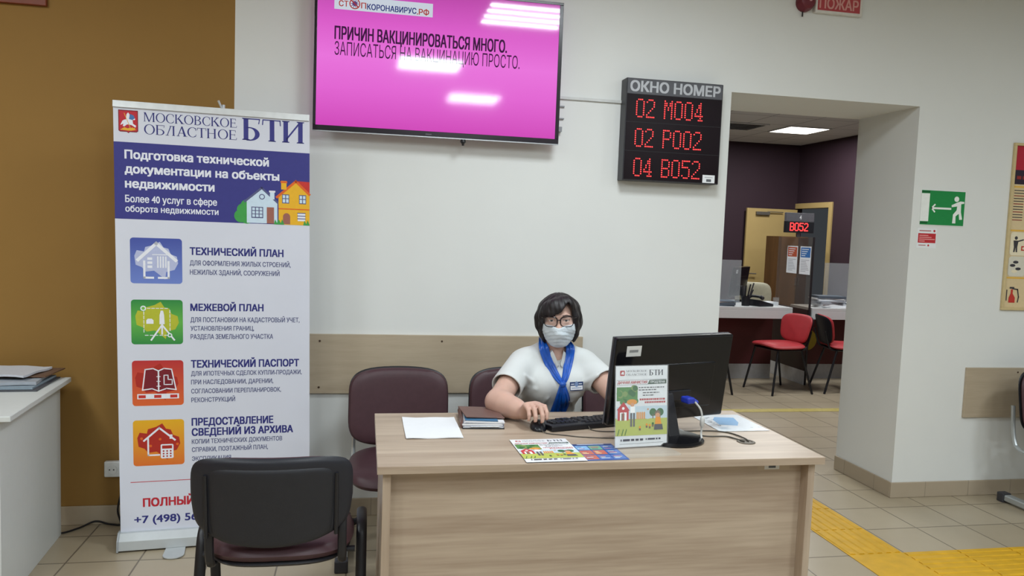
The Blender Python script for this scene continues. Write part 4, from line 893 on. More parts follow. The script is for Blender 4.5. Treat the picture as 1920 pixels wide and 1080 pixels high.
# ------------------------------------------------------------------ signs on the right wall
def make_signs():
    # evacuation sign
    t = thing('exit_sign', 'green evacuation sign with running man and arrow on the white wall', 'sign', (3.179, 0, 1.631))
    W, H = 0.294, 0.204
    g = G(); g.box(0, W, -0.003, -0.0004, 0, H); plate = g.build('plate', flat('#e6e9e6', 0.4), t, smooth=False)
    g = G(); g.M = Matrix.Translation((0, -0.0031, 0)); g.rect(0, W - 0.002, 0.004, H, 0); g.rect(0.0, 0.055, 0.024, 0.186, 1); g.rect(0, 0.05, 0.01, 0.02, 2); g.rect(0, 0.055, 0.19, 0.2, 2)
    g.line([(0.075, 0.102), (0.198, 0.102)], 0.011, 1); g.line([(0.092, 0.122), (0.072, 0.102), (0.092, 0.082)], 0.009, 1)
    g.disc(0.236, 0.16, 0.016, 1, 18); g.poly([(0.24, 0.14), (0.262, 0.148), (0.288, 0.146), (0.288, 0.136), (0.268, 0.132), (0.27, 0.085), (0.282, 0.042), (0.262, 0.04), (0.256, 0.075), (0.236, 0.06), (0.238, 0.018), (0.216, 0.018), (0.218, 0.07), (0.24, 0.095), (0.242, 0.118), (0.206, 0.112), (0.204, 0.124)], 1)
    g.build('pictogram', [flat('#1f8a47', 0.4), flat('#eef2ee', 0.4), flat('#14592f', 0.4)], t, smooth=False)
    # small notice
    g = G(); g.M = Matrix.Translation((3.171, -0.001, 1.498)); g.box(0, 0.129, 0.0, 0.0006, 0, 0.116, 0); g.rect(0, 0.129, 0, 0.116, 0); g.rect(0.006, 0.124, 0.03, 0.086, 1)
    for k in range(4): g.rect(0.014, 0.03 + 0.022 * ((k * 3) % 4 + 1), 0.038 + k * 0.011, 0.043 + k * 0.011, 2)
    g.rect(0.012, 0.09, 0.098, 0.104, 3); g.disc(0.112, 0.101, 0.007, 1); g.rect(0.012, 0.06, 0.014, 0.019, 3); g.disc(0.078, 0.016, 0.006, 1)
    tag(g.build('notice', [PAPER, flat('#c03038'), flat('#e9a0a0'), flat('#b77070')], smooth=False), 'small red and white notice just below the green evacuation sign', 'notice')
    g = G(); g.box(-2.3, -1.462, -0.022, -0.0005, 2.458, 2.8)
    tag(g.build('wall_sign', mat('dark_red_sign', '#7d3a22', 0.5), smooth=False, bevel=0.003), 'dark red sign whose lower edge shows at the top left picture corner', 'sign')
    # fire alarm light box and sounder
    t = thing('fire_alarm_sign', 'red and white ПОЖАР light sign high on the white wall', 'sign', (2.408, 0, 2.772))
    g = G(); g.box(0, 0.288, -0.028, -0.0005, 0, 0.1); g.build('housing', mat('sign_white', '#d9d6d0', 0.5), t, smooth=False, bevel=0.004)
    g = G(); g.M = Matrix.Translation((0, -0.0285, 0)); g.rect(0.012, 0.272, 0.014, 0.094, 0); g.build('lens', flat('#b2474c', 0.4), t, smooth=False)
    g = G(); g.M = Matrix.Translation((0, -0.029, 0)); g.text('ПОЖАР', 0.022, 0.262, 0.026, 0.082, 0, 0.025); g.build('lettering', flat('#d49a94', 0.5), t, smooth=False)
    for x in (-0.006, 0.297):
        g = G(); g.M = Matrix.Translation((x, 0, 0.045)) @ Matrix.Rotation(PI / 2, 4, 'X'); g.lathe([(0.004, 0.0005), (0.004, 0.003)], 8); g.build('screw', DARKG, t)
    t = thing('fire_sounder', 'round dark red fire sounder left of the ПОЖАР sign', 'alarm', (2.352, 0, 2.822))
    g = G(); g.M = Matrix.Rotation(PI / 2, 4, 'X'); g.lathe([(0.05, 0.0005), (0.05, 0.02), (0.046, 0.028), (0.04, 0.05), (0.022, 0.062), (0.0, 0.064)], 28); g.build('body', mat('sounder_red', '#6b1d2b', 0.35), t)
    g = G(); g.M = Matrix.Rotation(PI / 2, 4, 'X') @ Matrix.Translation((0.004, 0.006, 0.063)); g.lathe([(0.011, 0), (0.009, 0.004), (0, 0.006)], 16); g.build('beacon', flat('#d9a6b0', 0.3), t)
    g = G(); g.tube([(-0.01, -0.01, -0.045), (-0.01, -0.01, -0.075)], 0.004, 8); g.build('cable_gland', BLACK, t)
    # fire safety poster in a pale frame
    t = thing('safety_poster', 'framed fire safety poster with red heading at the right picture edge', 'poster', (3.773, 0, 1.143))
    W, H = 0.62, 0.998
    fr = mat('poster_frame', '#cdb98a', 0.5)
    g = G(); b = 0.016
    g.box(0, W, -0.016, -0.0005, 0, b); g.box(0, W, -0.016, -0.0005, H - b, H); g.box(0, b, -0.016, -0.0005, b, H - b); g.box(W - b, W, -0.016, -0.0005, b, H - b); g.build('frame', fr, t, smooth=False, bevel=0.002)
    g = G(); g.M = Matrix.Translation((0, -0.004, 0)); pc = [flat(c) for c in ('#d9c49a', '#b5283c', '#2f2434', '#6aa3cf', '#d8d4c4', '#3d3b40', '#c0392f', '#e8ddc0', '#8e2f2c', '#e3b452')]
    g.box(b, W - b, 0, 0.003, b, H - b, 0)
    g.rect(b, W - b, 0.84, H - b, 1); g.rect(b, W - b, 0.755, 0.84, 2)
    x = 0.04
    while x < 0.55: g.rect(x, x + 0.03, 0.785, 0.805, 8); x += 0.04
    g.rect(b, W - b, 0.735, 0.745, 9)
    for k in range(12): g.rect(0.03, 0.1, 0.54 + k * 0.016, 0.545 + k * 0.016, 5 if k % 3 else 8)
    g.rrect(0.11, 0.3, 0.56, 0.7, 0.015, 3); [g.rect(0.125, 0.28, 0.575 + k * 0.014, 0.58 + k * 0.014, 4) for k in range(8)]
    g.rect(b, W - b, 0.475, 0.485, 9); g.rect(b, W - b, 0.19, 0.2, 9)
    for x0, z0, w_, h in ((0.03, 0.33, 0.12, 0.14), (0.16, 0.34, 0.16, 0.13), (0.03, 0.205, 0.12, 0.12), (0.16, 0.205, 0.16, 0.125), (0.34, 0.21, 0.25, 0.26)): g.rrect(x0, x0 + w_, z0, z0 + h, 0.02, 7 if h > .125 else 4)
    for x, z in ((0.07, 0.35), (0.2, 0.36), (0.4, 0.3)):
        g.disc(x, z + 0.085, 0.011, 5, 10); g.poly([(x - .018, z + .07), (x + .018, z + .07), (x + .012, z + .03), (x + .014, z), (x + .003, z), (x, z + .028), (x - .004, z), (x - .015, z), (x - .012, z + .03)], 5); g.line([(x + .014, z + .065), (x + .05, z + .075)], 0.008, 5)
    for x, z in ((0.11, 0.36), (0.26, 0.36)): g.rect(x, x + 0.03, z, z + 0.028, 6); g.disc(x + 0.015, z + 0.014, 0.008, 7)
    for x, z in ((0.06, 0.27), (0.1, 0.25), (0.08, 0.29), (0.22, 0.27)): g.disc(x, z, 0.02, 5, 9, 0.009)
    g.disc(0.075, 0.235, 0.022, 7, 9, 0.01); g.rect(0.2, 0.215, 0.21, 0.31, 5)
    for x in (0.065, 0.2, 0.33):
        g.poly([(x - .014, .045), (x + .03, .045), (x + .03, .075), (x + .012, .1), (x + .012, .125), (x - .002, .125), (x - .002, .1), (x - .014, .075)], 6); g.line([(x + .01, .13), (x + .045, .125), (x + .055, .08), (x + .05, .05)], 0.007, 5); g.rect(x - .012, x + .02, .13, .14, 5); g.line([(x - .03, .06), (x - .03, .12)], .006, 5)
    g.build('print', pc, t, smooth=False)
make_signs()

# ------------------------------------------------------------------ yellow tactile strips on the floor
YEL = mat('tactile_yellow', '#d3a31e', 0.5, var=0.1, scale=14, bump=0.2, bscale=160)
def tactile(name, label, x0, x1, y0, y1, ribs):
    g = G(); g.box(x0, x1, y0, y1, 0.0004, 0.003)
    if ribs == 'y':
        n = 6
        for k in range(n): xc = x0 + (k + .5) * (x1 - x0) / n; g.prism([(xc - .017, .003), (xc + .017, .003), (xc + .011, .007), (xc - .011, .007)], y0 + .004, y1 - .004, 'y')
    elif ribs == 'x':
        n = 6
        for k in range(n): yc = y0 + (k + .5) * (y1 - y0) / n; g.prism([(yc - .017, .003), (yc + .017, .003), (yc + .011, .007), (yc - .011, .007)], x0 + .004, x1 - .004, 'x')
    return tag(g.build(name, YEL, smooth=False, bevel=0.0008), label, 'floor strip')
for k, (y0, y1, lb) in enumerate(((-0.745, -0.449, 'ribbed yellow floor tile right in front of the plain turning tile'), (-0.449, -0.153, 'ribbed yellow floor tile beside the front right desk leg'), (-0.153, 0.45, 'ribbed yellow floor strip hidden mostly behind the desk end'))):
    tactile('tactile_tile', lb, 2.335, 2.628, y0, y1, 'y')
tactile('tactile_tile', 'plain yellow turning tile where both ribbed floor strips meet', 2.335, 2.628, -1.041, -0.745, None)
for k, lb in enumerate(('ribbed yellow floor tile immediately right of the plain turning tile', 'second ribbed yellow floor tile right of the turning tile', 'third ribbed yellow floor tile right of the turning tile', 'ribbed yellow floor tile farthest right along the bottom edge')):
    tactile('tactile_tile', lb, 2.628 + 0.2965 * k, 2.9245 + 0.2965 * k, -1.041, -0.745 + 0.002, 'x')
g = G(); g.box(3.0, 6.5, 2.14, 2.25, 0.0005, 0.0025); tag(g.build('floor_tape', mat('tape_yellow', '#b8a860', 0.5, var=0.1), smooth=False), 'thin yellow tape line across the floor of the inner room', 'floor tape')

# ================================================================== inner room
WC = mat('counter_white', '#c9cccc', 0.4, var=0.01); MP = mat('counter_maroon', '#5a2a2d', 0.45, var=0.04, scale=6); PL = mat('plinth_grey', '#b5b7ba', 0.5)
def counter(x0, x1, dp, label):
    t = thing('service_counter', label, 'counter', (x0, 3.3, 0)); W = x1 - x0
    g = G(); g.box(0, W, 0, dp, 0.79, 0.82); g.build('worktop', WC, t, smooth=False, bevel=0.003)
    g = G(); g.box(0, W, 0, 0.03, 0.70, 0.79); g.build('fascia', WC, t, smooth=False, bevel=0.002)
    g = G(); g.box(0, W, 0.38, 0.4, 0.16, 0.79); g.build('front_panel', MP, t, smooth=False)
    g = G(); g.box(0, W, 0.375, 0.4, 0.0, 0.16); g.build('plinth', PL, t, smooth=False)
counter(2.2, 4.405, 0.85, 'white topped maroon service counter on the left in the inner room')
counter(4.63, 6.55, 0.43, 'white topped maroon service counter on the right in the inner room')
t = thing('counter_partition', 'dark partition panel between the two inner room counters', 'partition', (4.6, 3.3, 0))
g = G(); g.box(-0.018, 0.018, 0.01, 0.75, 0.15, 0.8); g.build('lower_panel', mat('partition_dark', '#33211f', 0.4), t, smooth=False, bevel=0.002)
g = G(); g.box(-0.018, 0.018, 0.01, 0.75, 0.0, 0.15); g.build('base', mat('partition_base', '#d4d6d6', 0.4), t, smooth=False, bevel=0.002)
g = G(); g.box(-0.006, 0.006, 0.01, 0.69, 0.8, 1.56); g.build('glass', glass_mat('smoked_glass', (0.78, 0.74, 0.7), 0.06, 0.05), t, smooth=False)
g = G(); g.box(-0.009, 0.009, 0.0, 0.012, 0.0, 1.56); g.build('edge_strip', mat('edge_dark', '#2a2527', 0.4), t, smooth=False)
def notice_sheet(y, z, head, label):
    g = G(); g.box(0, 0.205, 0.0002, 0.0008, 0, 0.297, 0); g.rect(0, 0.205, 0, 0.297, 0); g.rect(0.012, 0.193, 0.18, 0.285, 1)
    for k in range(4): g.rect(0.03, 0.1 + 0.02 * k, 0.195 + k * 0.022, 0.203 + k * 0.022, 0)
    for k in range(8): g.rect(0.025, 0.12 + 0.012 * ((k * 5) % 6), 0.03 + k * 0.017, 0.035 + k * 0.017, 2)
    o = g.build('notice', [PAPER, flat(head), flat('#9a9aa4')], smooth=False); o.location = (4.592, y, z); o.rotation_euler = (0, 0, -PI / 2)
    tag(o, label, 'notice')
notice_sheet(3.79, 1.165, '#bb5b3f', 'orange headed notice taped to the partition in the inner room')
notice_sheet(3.535, 1.165, '#3f73b5', 'blue headed notice taped to the partition in the inner room')
def far_board():
    t = thing('window_display', 'small hanging LED display showing a red ticket number above the partition', 'display board', (4.445, 3.6, 1.605))
    W = 0.33
    g = G(); g.box(0, W, 0, 0.05, 0, 0.125); g.build('housing', BLACK, t, smooth=False, bevel=0.003)
    g = G(); g.box(0, W, 0.005, 0.045, 0.126, 0.215); g.build('number_plate', mat('plate_grey', '#5b5a60', 0.5), t, smooth=False, bevel=0.002)
    g = G(); g.M = Matrix.Translation((0, 0.0045, 0)); g.text('4', 0.155, 0.18, 0.145, 0.19, 0, 0.03); g.build('number', flat('#cfd0d4'), t, smooth=False)
    g = G(); g.M = Matrix.Translation((0, -0.0005, 0)); led_text(g, 'В052', 0.05, 0.025, 0.038, 0.078, 0.056, 0.0065); g.build('ticket_number', LEDM, t, smooth=False)
    g = G(); g.tube([(0.155, 0.025, 0.0), (0.155, 0.025, -0.05)], 0.006, 8); g.tube([(0.175, 0.025, 0.0), (0.175, 0.025, -0.05)], 0.006, 8); g.build('bracket', STEEL, t)
far_board()
GL = glass_mat('screen_glass', (0.86, 0.88, 0.9), 0.14, 0.06)
for x0, x1, lb in ((2.6, 3.97, 'clear protective glass screen on the left inner counter'), (4.96, 6.4, 'clear protective glass screen on the right inner counter')):
    t = thing('glass_screen', lb, 'glass screen', (x0, 3.63, 0.82)); W = x1 - x0
    g = G(); g.box(0, W, 0, 0.006, 0.012, 0.47); g.build('pane', GL, t, smooth=False)
    for x in (0.05, W - 0.09):
        g = G(); g.box(x, x + 0.04, -0.02, 0.026, 0.0005, 0.03); g.build('clamp', STEEL, t, smooth=False, bevel=0.003)
dup(mon, (4.2, 3.95, 0.8205), 0.8, 'black monitor on the left inner room counter')
# phone, pens and papers on the counters
t = thing('pen_pot', 'black pot of pens beside the inner room monitor', 'pen pot', (3.93, 3.42, 0.8205))
g = G(); g.lathe([(0.04, 0), (0.045, 0.1), (0.04, 0.1), (0.036, 0.01)], 18); g.build('pot', BLACK, t)
for k in range(7):
    a = k * 0.9; g = G(); g.tube([(0.015 * math.cos(a), 0.015 * math.sin(a), 0.02), (0.05 * math.cos(a) + 0.03, 0.05 * math.sin(a), 0.17 + 0.012 * k)], 0.007, 8); g.build('pen', BLACK if k % 3 else DARKG, t)
t = thing('desk_phone', 'black desk telephone on the left inner counter', 'telephone', (4.11, 3.44, 0.8205), 0.3)
g = G(); g.prism([(-0.1, 0), (0.1, 0), (0.1, 0.025), (-0.1, 0.07)], -0.09, 0.09, 'y'); g.build('body', BLACK, t, smooth=False, bevel=0.006)
g = G(); g.tube(smooth_path([(-0.07, -0.1, 0.085), (-0.07, -0.06, 0.1), (-0.07, 0.06, 0.1), (-0.07, 0.1, 0.085)]), [0.02] * 6 + [0.014] * 7 + [0.02] * 6, 10); g.build('handset', BLACK, t)
rg = random.Random(11)
def paper_pile(x, y, n, grp, labels, mul=1.0):
    z = 0.8205
    for k in range(n):
        th = mul * rg.choice((0.006, 0.012, 0.02)); c = rg.choice((PAPER, PAPER, GREYP, mat('slate_folder', '#55606c', 0.5)))
        sheet_obj('paper_stack', labels[k], 'papers', (x + rg.uniform(-.03, .03), y + rg.uniform(-.015, .015), z), rg.uniform(-.2, .2), 0.3, 0.2, th, c, 0.0, grp); z += th + 0.0005
order = ['lowest', 'second', 'third', 'fourth', 'fifth', 'topmost', 'seventh', 'eighth']
paper_pile(3.62, 3.42, 4, 'papers on the left inner counter', [o_ + ' bundle of papers piled left of the inner monitor' for o_ in ('lowest', 'second', 'third', 'topmost')])
paper_pile(4.9, 3.44, 8, 'papers on the right inner counter', [o_ + ' bundle of the paper pile on the right inner counter' for o_ in ('lowest', 'second', 'third', 'fourth', 'fifth', 'sixth', 'seventh', 'topmost')], 2.0)
paper_pile(5.28, 3.43, 4, 'folders on the right inner counter', [o_ + ' folder piled farthest right on the inner counter' for o_ in ('lowest', 'second', 'third', 'topmost')])
for x, lb in ((4.3, 'small glass beside the cream chair on the left inner counter'),):
    g = G(); g.lathe([(0.03, 0), (0.034, 0.09), (0.032, 0.09), (0.028, 0.006), (0, 0.005)], 20, c=(x, 3.46, 0.8205)); tag(g.build('drinking_glass', CLEAR), lb, 'glass')
sheet_obj('paper_stack', 'white papers at the right end of the left inner counter', 'papers', (4.28, 3.62, 0.8205), 0.2, 0.2, 0.15, 0.03, PAPER)
# cream office chair behind the counter
t = thing('office_chair', 'cream office chair behind the left inner counter', 'chair', (4.72, 4.75, 0), 2.7)
CRM = mat('cream_leather', '#c3bfa6', 0.5)
g = G(); g.M = Matrix.Translation((0, 0.25, 0.76)) @ Matrix.Rotation(-0.15, 4, 'X'); g.pad(0.42, 0.5, 0.07, 4, bend=lambda x, z: -0.1 * (x / .24) ** 2 * .4); g.build('backrest', CRM, t)
g = G(); g.M = Matrix.Translation((0, 0, 0.47)) @ Matrix.Rotation(PI / 2, 4, 'X'); g.pad(0.47, 0.46, 0.08, 4); g.build('seat', CRM, t)
g = G(); g.tube([(0, 0, 0.1), (0, 0, 0.44)], 0.028, 12); g.build('gas_column', STEEL, t)
g = G(); g.tube(smooth_path([(0, 0.1, 0.43), (0, 0.28, 0.45), (0, 0.3, 0.6)]), 0.02, 8); g.build('back_support', BLACK, t)
for k in range(5):
    a = k * 2 * PI / 5; g = G(); g.tube([(0, 0, 0.11), (0.28 * math.cos(a), 0.28 * math.sin(a), 0.075)], [0.024, 0.014], 8); lg = g.build('base_arm', BLACK, t)
    g = G(); g.M = Matrix.Translation((0.28 * math.cos(a), 0.28 * math.sin(a), 0.032)) @ Matrix.Rotation(a + PI / 2, 4, 'Z') @ Matrix.Rotation(PI / 2, 4, 'Y'); g.lathe([(0.026, -0.018), (0.03, -0.012), (0.03, 0.012), (0.026, 0.018)], 14); g.build('caster', BLACK, lg)
# brown wardrobe
t = thing('wardrobe', 'low brown wooden cabinet in front of the open beige door', 'cabinet', (5.74, 5.9, 0))
WB = wood_mat('brown_cabinet', '#5f4426', '#745330', (20, 20, 1.4), 0.45)
g = G(); g.box(0, 0.42, 0.02, 0.42, 0, 1.58); g.build('carcass', WB, t, smooth=False, bevel=0.002)
for x0, x1 in ((0.003, 0.262), (0.265, 0.417)):
    g = G(); g.box(x0, x1, 0.0, 0.0195, 0.06, 1.565); d_ = g.build('door', WB if x0 < .1 else wood_mat('dark_cabinet', '#35201a', '#43291f', (20, 20, 1.4)), t, smooth=False, bevel=0.002)
    hx = 0.24 if x0 < 0.1 else 0.285
    g = G(); g.tube([(hx, -0.001, 0.9), (hx, -0.02, 0.9), (hx, -0.02, 1.0), (hx, -0.001, 1.0)], 0.005, 8); g.build('handle', STEEL, d_)
# red stacking chairs
REDV = mat('red_seat', '#b2363c', 0.5, var=0.05, scale=20)
def red_chair():
    t = thing('red_chair', 'red seated chair in the opening turned left towards us', 'chair', (4.105, 3.03, 0), math.radians(-80))
    g = G(); g.M = Matrix.Translation((0, 0.0, 0.462)) @ Matrix.Rotation(PI / 2, 4, 'X'); g.pad(0.43, 0.43, 0.045, 4, bend=lambda x, z: 0.02 * (1 - (x / .22) ** 2) + 0.02 * max(0, (-z - .1) / .12) ** 2 * 0); g.build('seat', REDV, t)
    g = G(); g.M = Matrix.Translation((0, 0.0, 0.44)) @ Matrix.Rotation(PI / 2, 4, 'X'); g.pad(0.4, 0.4, 0.02, 4); g.build('seat_shell', BLACK, t)
    bd = lambda x, z: -0.04 * (x / .22) ** 2
    T = Matrix.Translation((0, 0.235, 0.625)) @ Matrix.Rotation(-0.22, 4, 'X'); sh = lambda x, z: (x * (1 + 0.12 * z / 0.16), z + (0.02 * (1 - (x / .22) ** 2) if z > 0 else 0))
    g = G(); g.M = T; g.pad(0.42, 0.275, 0.04, 4, bend=bd, shape=sh); g.build('backrest', REDV, t)
    g = G(); g.M = T @ Matrix.Translation((0, 0.02, 0)); g.pad(0.425, 0.28, 0.016, 4, bend=bd, shape=sh); g.build('back_shell', BLACK, t)
    for s in (-1, 1):
        g = G(); g.tube([(s * 0.17, -0.14, 0.44), (s * 0.22, -0.22, 0.0)], 0.011, 10); g.build('leg', BLACK, t)
        g = G(); g.tube([(s * 0.17, 0.14, 0.44), (s * 0.23, 0.26, 0.0)], 0.011, 10); g.build('leg', BLACK, t)
        g = G(); g.tube(smooth_path([(s * 0.16, 0.1, 0.435), (s * 0.16, 0.2, 0.445), (s * 0.16, 0.235, 0.52), (s * 0.16, 0.262, 0.62)]), 0.01, 8); g.build('back_strut', BLACK, t)
        g = G(); g.tube([(s * 0.17, -0.14, 0.435), (s * 0.17, 0.14, 0.435)], 0.01, 8); g.build('seat_rail', BLACK, t)
    return t
rc = red_chair()
dup(rc, (4.85, 3.02, 0), math.radians(76), 'red chair in the opening showing its black back beside the white pillar')
dup(rc, (3.31, 3.05, 0), math.radians(92), 'chair whose single black leg shows right beside the monitor edge')
g = G(); g.M = Matrix.Translation((4.83, 3.677, 0.43)) @ Matrix.Rotation(PI / 2, 4, 'X'); g.lathe([(0.115, 0), (0.115, 0.002), (0, 0.0022)], 32)
o = g.build('round_sticker', flat('#b9a43c')); tag(o, 'round yellow sticker on the maroon counter front between the red chairs', 'sticker')

# ------------------------------------------------------------------ ceiling fittings
OPAL = mat('opal_panel', '#ffffff', 0.4, var=0.0, emit='#fff8ec', estr=5.0); FRM = mat('fitting_white', '#d6d8d8', 0.5)
def ceiling_fixture(x, y, opal, label):
    t = thing('ceiling_light', label, 'ceiling light', (x, y, CEIL_Z), 0, 'recessed ceiling lights')
    g = G(); a = 0.298
    for X0, X1, Y0, Y1 in ((-a, a, -a, -a + .02), (-a, a, a - .02, a), (-a, -a + .02, -a + .02, a - .02), (a - .02, a, -a + .02, a - .02)): g.box(X0, X1, Y0, Y1, -0.012, -0.0005)
    g.build('frame', FRM, t, smooth=False, bevel=0.002)
    if opal:
        g = G(); g.box(-a + .02, a - .02, -a + .02, a - .02, -0.008, -0.002); g.build('diffuser', OPAL, t, smooth=False)
    else:
        g = G(); g.box(-a + .02, a - .02, -a + .02, a - .02, -0.004, -0.001); g.build('reflector', mat('reflector', '#c9cccf', 0.35, 0.2), t, smooth=False)
for x, y in FAR_LIGHTS: ceiling_fixture(x, y, True, 'square opal ceiling light panel of the inner room')
for x, y in HALL_LIGHTS: ceiling_fixture(x, y, False, 'square four tube ceiling light of the hall, some mirrored in the television, some added unseen')
t = thing('air_vent', 'square slatted air vent in the inner room ceiling left of the light', 'air vent', (4.78, 5.5, CEIL_Z))
g = G(); a = 0.295
for X0, X1, Y0, Y1 in ((-a, a, -a, -a + .03), (-a, a, a - .03, a), (-a, -a + .03, -a + .03, a - .03), (a - .03, a, -a + .03, a - .03)): g.box(X0, X1, Y0, Y1, -0.014, -0.0005)
g.build('frame', FRM, t, smooth=False, bevel=0.002)
g = G(); g.box(-a + .03, a - .03, -a + .03, a - .03, -0.003, -0.001); g.build('backing', BLACK, t, smooth=False)
for k in range(9):
    y = -0.24 + k * 0.06; g = G(); g.prism([(y - .008, -.012), (y + .016, -.004), (y + .016, -.006), (y - .008, -.014)], -a + .03, a - .03, 'x'); g.build('slat', FRM, t, smooth=False)

# ================================================================== the woman at the desk: distance-field modelling, meshed with surface nets
class Field:
    def __init__(s, lo, hi, h, far=0.06):
        s.lo = np.array(lo, float); s.h = h; s.n = np.ceil((np.array(hi) - s.lo) / h).astype(int) + 1
        s.D = np.full(tuple(s.n), far, np.float32); s.far = far
        s.ax = [(s.lo[i] + h * np.arange(s.n[i])).astype(np.float32) for i in range(3)]
    def sub(s, lo, hi):
        i0 = [max(0, int((lo[k] - s.lo[k]) / s.h)) for k in range(3)]; i1 = [min(s.n[k], int((hi[k] - s.lo[k]) / s.h) + 2) for k in range(3)]
        if any(a >= b for a, b in zip(i0, i1)): return None
        sl = tuple(slice(a, b) for a, b in zip(i0, i1))
        return sl, s.ax[0][sl[0]][:, None, None], s.ax[1][sl[1]][None, :, None], s.ax[2][sl[2]][None, None, :]
    def put(s, fn, lo, hi, k=0.02, op='add'):
        m = k + s.far * 0.5
        r = s.sub(np.array(lo) - m, np.array(hi) + m)
        if r is None: return
        sl, X, Y, Z = r; d = fn(X, Y, Z).astype(np.float32); A = s.D[sl]
        if op == 'add':
            q = np.maximum(k - np.abs(A - d), 0) / max(k, 1e-6); s.D[sl] = np.minimum(A, d) - q * q * k * 0.25
        elif op == 'cut':
            q = np.maximum(k - np.abs(A + d), 0) / max(k, 1e-6); s.D[sl] = np.maximum(A, -d) + q * q * k * 0.25
    def cap(s, a, b, ra, rb=None, k=0.02, op='add', sq=None):
        rb = ra if rb is None else rb; a = np.array(a, float); b = np.array(b, float); ba = b - a; L2 = max(float(ba @ ba), 1e-9)
        def fn(X, Y, Z):
            t = np.clip(((X - a[0]) * ba[0] + (Y - a[1]) * ba[1] + (Z - a[2]) * ba[2]) / L2, 0, 1)
            return np.sqrt((X - a[0] - t * ba[0]) ** 2 + (Y - a[1] - t * ba[1]) ** 2 + (Z - a[2] - t * ba[2]) ** 2) - (ra + (rb - ra) * t)
        r = max(ra, rb); s.put(fn, np.minimum(a, b) - r, np.maximum(a, b) + r, k, op)
    def chain(s, P, R, k=0.02):
        for i in range(len(P) - 1): s.cap(P[i], P[i + 1], R[i], R[i + 1], k)
    def ell(s, c, r, M=None, k=0.02, op='add'):
        c = np.array(c, float); r = np.array(r, float); M = np.eye(3) if M is None else np.array(M)
        def fn(X, Y, Z):
            x, y, z = X - c[0], Y - c[1], Z - c[2]
            u = [M[0][j] * x + M[1][j] * y + M[2][j] * z for j in range(3)]
            k0 = np.sqrt(sum((u[j] / r[j]) ** 2 for j in range(3))); k1 = np.sqrt(sum((u[j] / r[j] ** 2) ** 2 for j in range(3)))
            return k0 * (k0 - 1) / np.maximum(k1, 1e-6)
        m = float(max(r)); s.put(fn, c - m, c + m, k, op)
    def mesh(s):
        D = s.D; S = D < 0; c = np.zeros(tuple(x - 1 for x in D.shape), np.int8)
        for i in (0, 1):
            for j in (0, 1):
                for k in (0, 1): c += S[i:i + c.shape[0], j:j + c.shape[1], k:k + c.shape[2]]
        I = np.argwhere((c > 0) & (c < 8)); vid = np.full(c.shape, -1, np.int32); vid[tuple(I.T)] = np.arange(len(I))
        acc = np.zeros((len(I), 3)); cnt = np.zeros(len(I))
        cor = [(i, j, k) for i in (0, 1) for j in (0, 1) for k in (0, 1)]
        val = {q: D[I[:, 0] + q[0], I[:, 1] + q[1], I[:, 2] + q[2]] for q in cor}
        for a in cor:
            for ax in range(3):
                if a[ax]: continue
                b = tuple(1 if t == ax else a[t] for t in range(3)); va, vb = val[a], val[b]; m = (va < 0) != (vb < 0)
                t = np.where(m, va / np.where(m, va - vb, 1), 0); p = np.tile(np.array(a, float), (len(I), 1)); p[:, ax] = t
                acc[m] += p[m]; cnt[m] += 1
        V = (I + acc / cnt[:, None]) * s.h + s.lo
        F = []
        for ax in range(3):
            o1, o2 = [(1, 2), (2, 0), (0, 1)][ax]
            n = D.shape; sl0 = [slice(1, n[k] - 1) for k in range(3)]; sl0[ax] = slice(0, n[ax] - 1); sl1 = list(sl0); sl1[ax] = slice(1, n[ax])
            A, B = S[tuple(sl0)], S[tuple(sl1)]; E = np.argwhere(A != B)
            if not len(E): continue
            base = E + np.array([sl0[k].start for k in range(3)]); ins = A[tuple(E.T)]
            def at(d1, d2):
                q = base.copy(); q[:, o1] += d1; q[:, o2] += d2; return vid[tuple(q.T)]
            Q = np.stack([at(-1, -1), at(0, -1), at(0, 0), at(-1, 0)], 1); Q[~ins] = Q[~ins][:, ::-1]; F.append(Q)
        return V, np.concatenate(F)
    def at(s, p):
        i = tuple(int(np.clip(round((p[k] - s.lo[k]) / s.h), 0, s.n[k] - 1)) for k in range(3)); return float(s.D[i])
    def front_y(s, x, z, y0=-1.2):                     # first surface met going away from the camera
        i = int(round((x - s.lo[0]) / s.h)); k = int(round((z - s.lo[2]) / s.h)); col = s.D[i, :, k]; j = np.argmax(col < 0)
        return float(s.ax[1][j]) if col[j] < 0 else None
def np_mesh(name, V, F, mats, parent, mi=None, smooth_it=0):
    me = bpy.data.meshes.new(name)
    me.vertices.add(len(V)); me.vertices.foreach_set('co', V.astype(np.float32).ravel())
    me.loops.add(F.size); me.loops.foreach_set('vertex_index', F.astype(np.int32).ravel())
    me.polygons.add(len(F)); me.polygons.foreach_set('loop_start', np.arange(0, F.size, 4, dtype=np.int32))
    for m in (mats if isinstance(mats, list) else [mats]): me.materials.append(m)
    me.update(calc_edges=True); me.validate()
    me.polygons.foreach_set('use_smooth', [True] * len(me.polygons))
    if mi is not None: me.polygons.foreach_set('material_index', mi.astype(np.int32))
    o = bpy.data.objects.new(name, me); COL.objects.link(o); o.parent = parent
    if smooth_it:
        m_ = o.modifiers.new('smooth', 'SMOOTH'); m_.iterations = smooth_it; m_.factor = 0.5
    return o

